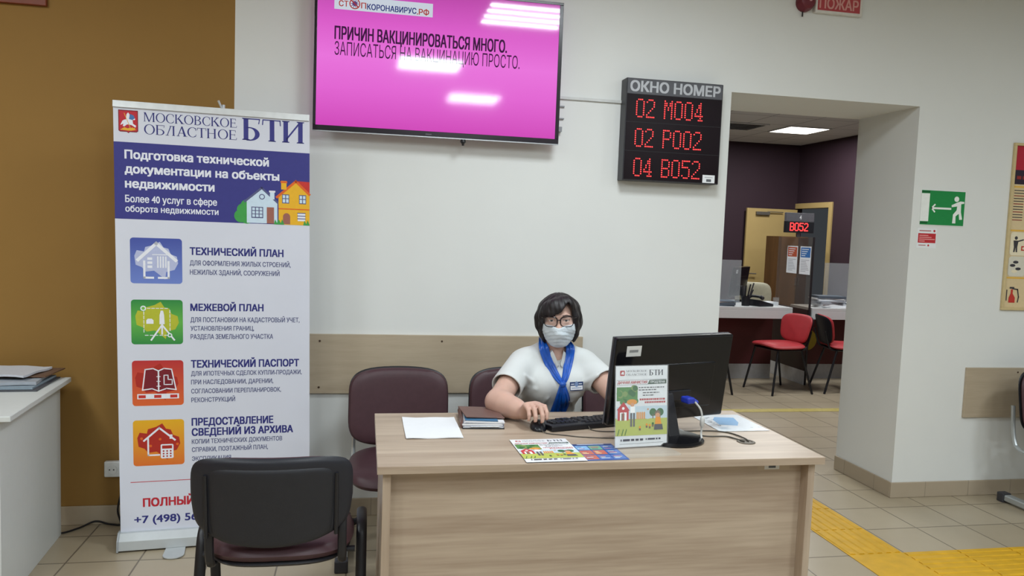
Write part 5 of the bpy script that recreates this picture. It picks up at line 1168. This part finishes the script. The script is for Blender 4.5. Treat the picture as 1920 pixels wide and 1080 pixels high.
def make_woman():
    root = thing('person', 'woman in white polo shirt, blue scarf and face mask sitting at the desk', 'person', (0.84, -0.55, 0.0))
    off = np.array([0.84, -0.55, 0.0])
    SKIN = mat('skin', '#cda898', 0.5, spec=0.35, var=0.04, scale=25, sss=0.12)
    NAIL = mat('nail', '#d29b8a', 0.3)
    HAIR = mat('dark_hair', '#1a1518', 0.46, spec=0.5, var=0.5, scale=40, stretch=(3, 3, 0.4), bump=0.3, bscale=160)
    SHIRT = mat('white_cotton', '#d3d6d5', 0.8, spec=0.15, var=0.015, scale=20, bump=0.12, bscale=500)
    SATIN = mat('blue_satin', '#0f55b8', 0.28, spec=0.6, var=0.18, scale=26, coat=0.25)
    MASK = mat('mask_fabric', '#ccd6dd', 0.75, spec=0.1, var=0.02)
    TROU = mat('navy_trousers', '#20242e', 0.8); SHOE = mat('black_shoe', '#17171a', 0.4)
    h = 0.004
    B = Field((0.44, -1.26, 0.0), (1.25, -0.28, 1.27), h)
    # pelvis, trunk leaning to the desk
    B.ell((0.838, -0.46, 0.585), (0.165, 0.125, 0.11), k=.03)
    B.ell((0.834, -0.55, 0.69), (0.132, 0.1, 0.15), k=.06); B.ell((0.834, -0.645, 0.835), (0.142, 0.095, 0.145), k=.06)
    B.cap((0.735, -0.69, 0.945), (0.945, -0.69, 0.942), 0.045, k=.05)
    for s in (-1, 1): B.ell((0.836 + s * 0.066, -0.725, 0.845), (0.062, 0.06, 0.066), k=.05)
    # neck and head
    N0 = np.array([0.84, -0.675, 0.95]); HO = np.array([0.846, -0.715, 1.136])
    B.cap(N0, (0.836, -0.695, 1.07), 0.052, 0.049, k=.035)
    a = math.radians(-14.5); rl = math.radians(-2.5); rx = math.radians(3)
    R = np.array(Matrix.Rotation(a, 3, 'Z') @ Matrix.Rotation(rl, 3, 'Y') @ Matrix.Rotation(rx, 3, 'X'))
    W = lambda x, y, z: HO + R @ np.array([x, y, z])
    hk = dict(M=R)
    B.ell(W(0, 0.012, 0.022), (0.072, 0.09, 0.077), R, k=.01); B.ell(W(0, -0.028, -0.03), (0.063, 0.06, 0.083), R, k=.03)
    B.ell(W(0, -0.058, -0.093), (0.024, 0.02, 0.018), R, k=.025); B.cap(W(-.05, -.01, -.06), W(-.022, -.058, -.09), .018, .014, k=.03); B.cap(W(.05, -.01, -.06), W(.022, -.058, -.09), .018, .014, k=.03)
    for s in (-1, 1):
        B.ell(W(s * .043, -.064, -.032), (.02, .016, .018), R, k=.02)                     # cheekbone
        B.cap(W(s * .012, -.086, .019), W(s * .045, -.076, .017), .007, .006, k=.015)      # brow
        B.ell(W(s * .0315, -.098, .0), (.017, .016, .0125), R, k=.014, op='cut')           # eye socket
        B.ell(W(s * .0315, -.078, .0075), (.0165, .0115, .0065), R, k=.006)                # lids
        B.ell(W(s * .0315, -.0775, -.0085), (.0155, .0105, .005), R, k=.006)
        B.ell(W(s * .074, .012, -.012), (.01, .022, .032), R, k=.008)                      # ear
        B.cap(W(s * .009, -.1, -.036), W(s * .012, -.094, -.037), .006, .006, k=.008)      # nostril wing
    B.cap(W(0, -.083, .008), W(0, -.103, -.032), .0068, .0092, k=.016); B.cap(W(0, -.09, -.04), W(0, -.086, -.05), .006, .006, k=.012)
    B.cap(W(-.02, -.079, -.062), W(.02, -.079, -.062), .006, k=.008); B.cap(W(-.016, -.078, -.071), W(.016, -.078, -.071), .007, k=.008)
    # arms
    RS, RE, RW = (0.69, -0.69, 0.925), (0.548, -0.915, 0.806), (0.633, -1.062, 0.797)
    LS, LE, LW = (0.988, -0.69, 0.92), (1.092, -0.89, 0.798), (1.075, -1.06, 0.79)
    for S_, E_, W_ in ((RS, RE, RW), (LS, LE, LW)):
        m1 = np.array(E_) * .35 + np.array(W_) * .65
        B.chain([S_, E_], [.05, .045], .04); B.chain([E_, np.array(E_) * .7 + np.array(W_) * .3, m1, W_], [.044, .045, .036, .029], .03)
    # hands: palm, four fingers with knuckles, thumb
    def hand(wr, fwd, lat, curl, spread, rest_z, thumb_in, flat_=0.0):
        f = np.array(fwd, float); f /= np.linalg.norm(f); l = np.array(lat, float); l -= f * (l @ f); l /= np.linalg.norm(l); u = np.cross(l, f) 
        if u[2] < 0: u = -u
        P = lambda a_, b_, c_: np.array(wr) + f * a_ + l * b_ + u * c_
        tips = []
        for b_, r0 in ((.026, .0125), (.008, .013), (-.010, .0125), (-.026, .0115)): B.cap(P(.008, b_ * .6, .0), P(.078 - abs(b_ - .008) * .35, b_, .006), .0155, r0, k=.014)
        B.ell(P(.028, .022, -.006), (.02, .02, .016), k=.015)
        for i, (b_, L1, L2, L3, r) in enumerate(((.027, .044, .027, .021, .0092), (.0085, .049, .031, .022, .0094), (-.0105, .045, .029, .021, .009), (-.0275, .035, .021, .018, .0082))):
            k0 = P(.080 - abs(b_ - .008) * .35, b_, .006); ang = curl[i][0]; p = k0; pts = [k0]; tot = 0
            for L_, da in ((L1, curl[i][0]), (L2, curl[i][1]), (L3, curl[i][2])):
                tot += da; d_ = f * math.cos(tot) - u * math.sin(tot) + l * spread * (b_ / .027) * math.cos(tot); p = p + d_ / np.linalg.norm(d_) * L_; p[2] = max(p[2], rest_z + r); pts.append(p)
            B.chain(pts, [r * 1.12, r * 1.04, r * .95, r * .82], .004); tips.append((pts[-2], pts[-1], u, r))
        t0, t1, t2, t3 = P(.022, .026, -.006), P(.05, .046, -.012), P(.076, .05 - thumb_in * .4, -.022), P(.099, .046 - thumb_in, -.028)
        for q in (t1, t2, t3): q[2] = max(q[2], rest_z + .009)
        B.chain([t0, t1, t2, t3], [.016, .0125, .0105, .0088], .008); tips.append((t2, t3, u, .0088))
        return tips
    tips = hand(RW, (0.22, -.8, 0.5), (1, 0.25, -0.05), [(.5, .8, .5), (.62, .85, .5), (.72, .85, .5), (.8, .8, .5)], .1, .784, .012)
    hand(LW, (-0.12, -1, 0.02), (-1, 0.1, 0.05), [(.35, .5, .35)] * 4, .15, .772, .012)
    # legs and feet under the desk
    legs = []
    for s in (-1, 1):
        H_, K_, A_ = (0.838 + s * .085, -.47, .56), (0.838 + s * .1, -.86, .54), (0.838 + s * .1, -.8, .1)
        legs.append((H_, K_, A_)); B.chain([H_, K_], [.082, .058], .04); B.chain([K_, (A_[0], -.84, .36), A_], [.056, .052, .034], .03); B.chain([A_, (A_[0], -.95, .035)], [.036, .028], .03)
    V, F = B.mesh(); np_mesh('body', V - off, F, SKIN, root, smooth_it=2)
    # nails
    for i, (p0, p1, u, r) in enumerate(tips):
        d_ = (p1 - p0) / np.linalg.norm(p1 - p0); n_ = u - d_ * (u @ d_); n_ /= np.linalg.norm(n_); sd = np.cross(d_, n_)
        g = G(); c = p1 + d_ * r * .25 + n_ * r * .62 - off
        M = Matrix((tuple(sd), tuple(d_), tuple(n_))).transposed().to_4x4(); M.translation = c; g.M = M
        g.lathe([(0.0001, r * .26), (r * .45, r * .2), (r * .62, 0.0), (r * .62, -.0005)], 14); g.build('nail', NAIL, root)
    # eyes
    for s in (-1, 1):
        g = G(); M = Matrix(tuple(map(tuple, R))).to_4x4(); c = W(s * .0315, -.0735, .0) - off; M.translation = c; M = M @ Matrix.Rotation(PI / 2, 4, 'X'); g.M = M
        prof = [(0.0001 + .0122 * math.sin(t), .0122 * math.cos(t)) for t in [k * PI / 14 for k in range(15)]]
        g.lathe(prof, 20); e = g.build('eye', mat('eye_white', '#d9d4d0', 0.2, var=0.0), root)
        g = G(); g.M = M; g.lathe([(.0056, .0112), (.0056, .0118), (.0001, .0124)], 16); g.build('iris', mat('iris_dark', '#2c2a2c', 0.15, var=0.0), e)
    # brows
    for s in (-1, 1):
        g = G(); g.tube([W(s * .016, -.0925, .02) - off, W(s * .032, -.0895, .0235) - off, W(s * .05, -.079, .02) - off], [.0018, .002, .001], 8); g.build('eyebrow', HAIR, root)
    # shirt: trunk shell and two short sleeves
    T = Field((0.5, -0.92, 0.46), (1.2, -0.3, 1.03), h)
    T.ell((0.838, -0.46, 0.6), (0.175, 0.135, 0.115), k=.03)
    T.ell((0.834, -0.55, 0.69), (0.146, 0.114, 0.16), k=.06); T.ell((0.834, -0.645, 0.835), (0.156, 0.108, 0.15), k=.06)
    T.cap((0.735, -0.69, 0.95), (0.945, -0.69, 0.947), 0.05, k=.05); T.cap((0.79, -0.68, 0.972), (0.89, -0.68, 0.972), 0.05, k=.03)
    for s in (-1, 1): T.ell((0.836 + s * 0.066, -0.728, 0.842), (0.07, 0.07, 0.075), k=.05)
    for S_, E_, q_ in ((RS, RE, .64), (LS, LE, .48)):
        e = np.array(S_) * (1 - q_) + np.array(E_) * q_; T.cap(S_, e, .06, .067, k=.04)
    for S_, E_, q_ in ((RS, RE, .64), (LS, LE, .48)):                                       # cut the sleeve ends square and hollow
        S_, E_ = np.array(S_), np.array(E_); d_ = (E_ - S_) / np.linalg.norm(E_ - S_); e = S_ * (1 - q_) + E_ * q_
        def cutter(X, Y, Z, e=e, d_=d_):
            t = (X - e[0]) * d_[0] + (Y - e[1]) * d_[1] + (Z - e[2]) * d_[2]
            r = np.sqrt(np.maximum((X - e[0]) ** 2 + (Y - e[1]) ** 2 + (Z - e[2]) ** 2 - t * t, 0)); return np.maximum(-t, r - .1)
        T.put(cutter, e - .08, e + .12, .001, 'cut')
        T.cap(e - d_ * .012, e + d_ * .1, .06, .06, .004, 'cut')
    for k in range(9):                                                                      # soft folds
        x, z, ang, ln = [(0.72, .8, 1.1, .07), (0.74, .72, .9, .08), (0.93, .74, 2.2, .08), (.95, .82, 2.0, .06), (.83, .69, .2, .09), (.7, .88, 2.4, .05), (.98, .88, .7, .05), (.78, .76, 1.2, .06), (.9, .7, 2.5, .06)][k]
        y = T.front_y(x, z); 
        if y is None: continue
        dx, dz = math.cos(ang) * ln / 2, math.sin(ang) * ln / 2
        T.cap((x - dx, (T.front_y(x - dx, z - dz) or y) + .0005, z - dz), (x + dx, (T.front_y(x + dx, z + dz) or y) + .0005, z + dz), .005, .003, .016, 'add')
    # open neckline
    T.cap((0.84, -0.70, 0.985), (0.838, -0.735, 1.06), .054, .075, .008, 'cut'); T.cap((0.846, -0.86, 0.945), (0.843, -0.75, 1.02), .004, .045, .008, 'cut')
    SY = T
    V, F = T.mesh(); sh = np_mesh('shirt', V - off, F, SHIRT, root, smooth_it=2)
    fy = lambda x, z, d=0.0: (T.front_y(x, z) if T.front_y(x, z) is not None else -0.78) - d
    # sleeve hems
    for S_, E_, q_ in ((RS, RE, .64), (LS, LE, .48)):
        S_, E_ = np.array(S_), np.array(E_); d_ = (E_ - S_) / np.linalg.norm(E_ - S_); e = S_ * (1 - q_) + E_ * q_ - off
        g = G(); u_ = np.cross(d_, (0, 0, 1.)); u_ /= np.linalg.norm(u_); v_ = np.cross(d_, u_)
        g.tube([e - d_ * .003 + .0645 * (u_ * math.cos(t) + v_ * math.sin(t)) for t in [2 * PI * k / 36 for k in range(36)]], .0026, 6, closed=True); g.build('sleeve_hem', SHIRT, sh)
    # collar leaves and placket
    for s, nx in ((-1, 0.799), (1, 0.874)):
        rows = []
        for i in range(9):
            t = i / 8; xi = nx + (0.846 + s * .004 - nx) * t; zi = 1.018 - .085 * t ** 1.2; wd = .012 + .006 * math.sin(PI * t)
            xo = xi + s * wd; zo = zi - .016; yo = fy(xo, zo, .003); yi = yo - .004 - .004 * math.sin(PI * t)
            rows.append(((xi, yi, zi), (xo, yo, zo)))
        g = G(); vs = []; n = len(rows)
        for k in (0, .0035):
            for a_, b_ in rows: vs += [tuple(np.array(a_) - off + (0, k, 0)), tuple((np.array(a_) + np.array(b_)) / 2 - off + (0, k - .004, 0)), tuple(np.array(b_) - off + (0, k, 0))]
        fs = []
        for i in range(n - 1):
            for j in range(2):
                q = (i * 3 + j, i * 3 + j + 1, (i + 1) * 3 + j + 1, (i + 1) * 3 + j); fs += [q, tuple(x + n * 3 for x in q[::-1])]
        rim = [i * 3 for i in range(n)] + [(n - 1) * 3 + 1, (n - 1) * 3 + 2] + [i * 3 + 2 for i in range(n - 2, -1, -1)] + [1]
        for p_, q_ in zip(rim, rim[1:] + rim[:1]): fs.append((p_, q_, q_ + n * 3, p_ + n * 3))
        g.add(vs, fs); g.build('collar', SHIRT, sh)
    g = G(); P = []
    for i in range(8):
        z = .945 - i * .015; P.append((0.847, fy(0.847, z, .0005), z))
    g.tube([np.array(p) - off for p in P], .009, 8, flat_=0.22, ref=(0, 1, 0)); g.build('placket', SHIRT, sh)
    for z in (.93, .9):
        g = G(); g.M = Matrix.Translation(np.array((0.847, fy(.847, z, .002), z)) - off) @ Matrix.Rotation(PI / 2, 4, 'X'); g.lathe([(.0045, 0), (.0045, .0018), (0, .0022)], 12); g.build('button', PAPER, sh)
    # trousers and shoes
    t_ = Field((0.62, -1.02, 0.04), (1.06, -0.3, 0.68), .006)
    t_.ell((0.838, -0.46, 0.585), (0.174, 0.134, 0.117), k=.03)
    for H_, K_, A_ in legs: t_.chain([H_, K_], [.092, .069], .04); t_.chain([K_, (A_[0], -.83, .36), (A_[0], A_[1], .09)], [.068, .064, .056], .03)
    V, F = t_.mesh(); np_mesh('trousers', V - off, F, TROU, root, smooth_it=2)
    for H_, K_, A_ in legs:
        s_ = Field((A_[0] - .08, -1.06, -.01), (A_[0] + .08, -.7, .13), .005); s_.cap((A_[0], -.79, .045), (A_[0], -.98, .03), .043, .036, .03)
        s_.put(lambda X, Y, Z: Z - .002 + 0 * X + 0 * Y, (A_[0] - .08, -1.06, -.05), (A_[0] + .08, -.7, .0), .002, 'cut')
        V, F = s_.mesh(); np_mesh('shoe', V - off, F, SHOE, root)
    # hair: bob with a swept fringe, parted on her left
    Hh = 0.0032
    Q = Field(tuple(HO - (.14, .15, .13)), tuple(HO + (.14, .17, .14)), Hh)
    Q.ell(W(0, .012, .024), (.085, .107, .084), R, k=.01)
    for s, wx in ((-1, .078), (1, .07)):
        Q.chain([W(s * .058, .0, .04), W(s * wx, .0, .0), W(s * wx * .98, -.002, -.035), W(s * .066, -.004, -.075), W(s * .062, -.01, -.098)], [.032, .027, .024, .018, .009], .02)
        Q.chain([W(s * .055, .05, .03), W(s * .064, .045, -.03), W(s * .054, .035, -.095)], [.036, .033, .018], .03)
        Q.chain([W(s * .05, -.052, .05), W(s * .067, -.046, .01), W(s * .07, -.036, -.03), W(s * .069, -.028, -.072), W(s * .064, -.03, -.1)], [.024, .018, .015, .012, .006], .014)
    Q.ell(W(0, .07, -.02), (.085, .05, .08), R, k=.03)
    Q.chain([W(.045, -.068, .07), W(.01, -.086, .05), W(-.03, -.085, .03), W(-.06, -.064, .01)], [.018, .02, .019, .018], .02)
    Q.chain([W(.03, -.05, .074), W(-.02, -.072, .06), W(-.058, -.058, .03)], [.028, .026, .024], .02)
    # open the face below the fringe line; outline measured in the head's own x-z plane
    poly = [(-.062, .01), (-.06, .016), (-.02, .021), (.008, .036), (.028, .062), (.04, .076), (.053, .055), (.056, .016), (.061, -.015), (.064, -.04), (.07, -.065), (.04, -.15), (-.06, -.15), (-.062, -.09), (-.064, -.03)]
    Ri = R.T
    def face_cut(X, Y, Z):
        x, y, z = X - HO[0], Y - HO[1], Z - HO[2]; u = R[0][0] * x + R[1][0] * y + R[2][0] * z; v = R[0][1] * x + R[1][1] * y + R[2][1] * z; w_ = R[0][2] * x + R[1][2] * y + R[2][2] * z
        ins = np.zeros(np.broadcast(u, w_).shape, bool); dm = np.full(ins.shape, 9.0)
        n = len(poly)
        for i in range(n):
            (x0, z0), (x1, z1) = poly[i], poly[(i + 1) % n]
            c_ = ((z0 > w_) != (z1 > w_)) & (u < (x1 - x0) * (w_ - z0) / (z1 - z0 + 1e-12) + x0); ins ^= c_
            ex, ez = x1 - x0, z1 - z0; t = np.clip(((u - x0) * ex + (w_ - z0) * ez) / (ex * ex + ez * ez), 0, 1); dm = np.minimum(dm, np.hypot(u - x0 - t * ex, w_ - z0 - t * ez))
        d2 = np.where(ins, -dm, dm); return np.maximum(d2, v + .004)
    Q.put(face_cut, HO - (.14, .15, .13), HO + (.14, .17, .14), .006, 'cut')
    # strand grooves
    def strands(X, Y, Z):
        x, y, z = X - HO[0], Y - HO[1], Z - HO[2]; u = R[0][0] * x + R[1][0] * y + R[2][0] * z; v = R[0][1] * x + R[1][1] * y + R[2][1] * z; w_ = R[0][2] * x + R[1][2] * y + R[2][2] * z
        return np.sin(np.arctan2(v, u) * 34 + 9 * w_ / .1) * .0007 + np.sin(np.arctan2(v, u) * 13 - 3 * w_ / .1) * .0009
    Q.D += strands(Q.ax[0][:, None, None], Q.ax[1][None, :, None], Q.ax[2][None, None, :]).astype(np.float32)
    V, F = Q.mesh(); np_mesh('hair', V - off, F, HAIR, root, smooth_it=1)
    # mask: pleated shell over nose and chin
    K = Field(tuple(HO - (.1, .16, .14)), tuple(HO + (.1, .08, .02)), .0028)
    K.ell(W(0, -.028, -.047), (.0725, .072, .076), R, k=.01); [K.ell(W(s * .041, -.064, -.034), (.026, .021, .022), R, k=.02) for s in (-1, 1)]; K.cap(W(0, -.098, -.022), W(0, -.094, -.055), .018, .026, k=.035); K.ell(W(0, -.062, -.094), (.034, .03, .026), R, k=.03)
    def mask_region(X, Y, Z):
        x, y, z = X - HO[0], Y - HO[1], Z - HO[2]; u = R[0][0] * x + R[1][0] * y + R[2][0] * z; v = R[0][1] * x + R[1][1] * y + R[2][1] * z; w_ = R[0][2] * x + R[1][2] * y + R[2][2] * z
        top = -.023 - .007 * np.exp(-(u / .02) ** 2) + .004 * (u / .06) ** 2; return -np.maximum(np.maximum(w_ - top, -(w_ + .122 - .02 * (u / .06) ** 2)), v + .0)
    def pleats(X, Y, Z):
        x, y, z = X - HO[0], Y - HO[1], Z - HO[2]; w_ = R[0][2] * x + R[1][2] * y + R[2][2] * z; u = R[0][0] * x + R[1][0] * y + R[2][0] * z
        q = (w_ + .075 + .02 * (u / .06) ** 2) / .017; return np.where(np.abs(w_ + .075) < .034, (q - np.floor(q)) * .0022 - .0011, 0) + .0009 * np.sin(u * 90 + w_ * 150)
    K.D += pleats(K.ax[0][:, None, None], K.ax[1][None, :, None], K.ax[2][None, None, :]).astype(np.float32)
    K.put(mask_region, HO - (.1, .16, .14), HO + (.1, .08, .02), .002, 'cut')
    V, F = K.mesh(); mk = np_mesh('face_mask', V - off, F, MASK, root)
    for s in (-1, 1):
        for za, zb in ((-.032, .004), (-.088, -.03)):
            g = G(); g.tube([Vector(p - off) for p in (W(s * .06, -.035, za), W(s * .074, -.014, (za + zb) / 2), W(s * .083, .016, zb))], .0016, 6); g.build('ear_loop', MASK, mk)
    # glasses
    GF = mat('glasses_frame', '#1d1416', 0.2, var=0.0)
    LENS = glass_mat('spectacle_lens', (0.98, 0.98, 0.99), 0.05, 0.03)
    t = []
    for s in (-1, 1):
        cx, cz = s * .0345, -.003; P = []
        for k in range(28):
            an = 2 * PI * k / 28; ex = math.copysign(abs(math.cos(an)) ** .6, math.cos(an)); ez = math.copysign(abs(math.sin(an)) ** .62, math.sin(an))
            x = cx + .0275 * ex * (1 + (.06 * ez)); z = cz + .0215 * ez + (.002 * s * ex if ez > 0 else 0); P.append(Vector(W(x, -.103 + 1.6 * x * x, z) - off))
        g = G(); g.tube(P, [0.0027 if k < 15 else 0.0017 for k in range(28)], 8, closed=True); fr = g.build('glasses_rim', GF, root)
        g = G(); c = sum(P, Vector()) / 28; g.add([c] + P, [(0, 1 + k, 1 + (k + 1) % 28) for k in range(28)]); g.build('lens', LENS, fr, smooth=False)
        g = G(); g.tube([Vector(W(s * .062, -.097, .012) - off), Vector(W(s * .074, -.08, .012) - off), Vector(W(s * .08, -.03, .008) - off), Vector(W(s * .081, .015, .004) - off), Vector(W(s * .08, .032, -.012) - off)], .002, 8); g.build('glasses_temple', GF, root)
    g = G(); g.tube([Vector(W(x, y, z) - off) for x, y, z in ((-.009, -.103, .002), (0, -.1065, .005), (.009, -.103, .002))], .0022, 8); g.build('glasses_bridge', GF, root)
    # scarf
    def band(name, pts, wid, th=.006, lift=.006, tw=0):
        P = []
        for x, z, y in pts: P.append((x, y if y is not None else fy(x, z, lift), z))
        P = smooth_path([Vector(p) for p in P], 5); n = len(P); g = G(); vs = []; m = 13
        for i, p in enumerate(P):
            tt = i / (n - 1); ta = (P[min(i + 1, n - 1)] - P[max(i - 1, 0)]).normalized(); nr = Vector((0, -1, 0.25)); sd = ta.cross(nr).normalized(); nr = sd.cross(ta).normalized()
            wv = np.interp(tt, [q[0] for q in wid], [q[1] for q in wid])
            for k in range(m):
                c_ = k / (m - 1) * 2 - 1; fold = .0032 * math.sin(c_ * 7.5 + 2.0 * tt + tw) * min(1, wv / .02)
                vs.append(p + sd * (c_ * wv) + nr * (th * (1 - c_ * c_) + fold) - Vector(off))
        nv = len(vs); vs += [v + Vector((0, .004, -.001)) for v in vs]; fs = []
        for i in range(n - 1):
            for k in range(m - 1):
                q = (i * m + k, i * m + k + 1, (i + 1) * m + k + 1, (i + 1) * m + k); fs += [q, tuple(x + nv for x in q[::-1])]
        rim = list(range(m)) + [i * m + m - 1 for i in range(1, n)] + [(n - 1) * m + k for k in range(m - 2, -1, -1)] + [i * m for i in range(n - 2, 0, -1)]
        for a_, b_ in zip(rim, rim[1:] + rim[:1]): fs.append((b_, a_, a_ + nv, b_ + nv))
        g.add(vs, fs); return g.build(name, SATIN, root, angle=80)
    band('scarf', [(.787, 1.035, -.665), (.777, 1.012, -.735), (.786, .975, None), (.805, .93, None), (.83, .885, None), (.851, .856, None)], [(0, .018), (.25, .023), (.6, .021), (1, .01)])
    band('scarf', [(.887, 1.03, -.675), (.896, 1.008, -.738), (.894, .97, None), (.884, .93, None), (.868, .885, None), (.856, .856, None)], [(0, .018), (.25, .02), (.6, .019), (1, .01)], tw=1)
    band('scarf_tail', [(.852, .85, None), (.849, .815, None), (.85, .775, None), (.851, .735, None), (.852, .7, None)], [(0, .009), (.3, .017), (.7, .024), (1, .028)], tw=2, lift=.01)
    band('scarf_tail', [(.857, .85, None), (.866, .815, None), (.876, .78, None), (.883, .745, None), (.885, .715, None)], [(0, .008), (.3, .015), (.65, .021), (1, .012)], tw=3, lift=.013)
    g = G(); kp = Vector((.854, fy(.854, .853, .014), .853)) - Vector(off); g.M = Matrix.Translation(kp); g.lathe([(.001, -.013), (.011, -.01), (.015, -.002), (.015, .004), (.011, .011), (.001, .013)], 14); g.build('scarf_knot', SATIN, root)
    # name badge
    bx, bz = .915, .846; by = fy(bx, bz, .004); ang = 0.25
    bd = thing('tmp', '', ''); bd.name = 'name_badge'
    for q in ('label', 'category'): del bd[q]
    bd.parent = root; bd.location = Vector((bx, min(by, fy(bx - .02, bz, .004), fy(bx + .02, bz, .004)), bz)) - Vector(off); bd.rotation_euler = (-0.12, 0, ang)
    g = G(); g.box(-.033, .033, -.001, .0015, -.019, .019, 0); g.M = Matrix.Translation((0, -.001, 0)); g.rect(-.033, .033, -.019, .019, 1); g.rect(-.03, .03, -.0155, .0025, 0); g.rect(-.029, .029, .004, .016, 2)
    g.poly([(-.007, .0), (0, -.004), (.007, .0), (.009, .012), (0, .023), (-.009, .012)], 3); g.rect(-.027, -.011, .008, .0115, 0); g.rect(.011, .027, .008, .0115, 0); g.rect(-.024, .024, -.009, -.006, 3)
    me = g.build('name_badge_plate', [flat('#e6e9ee'), flat('#2c3d63'), flat('#3a5080'), flat('#7d95bd')], root, smooth=False); me.matrix_local = bd.matrix_basis; me.name = 'name_badge'
    bpy.data.objects.remove(bd); me.name = 'name_badge'
make_woman()
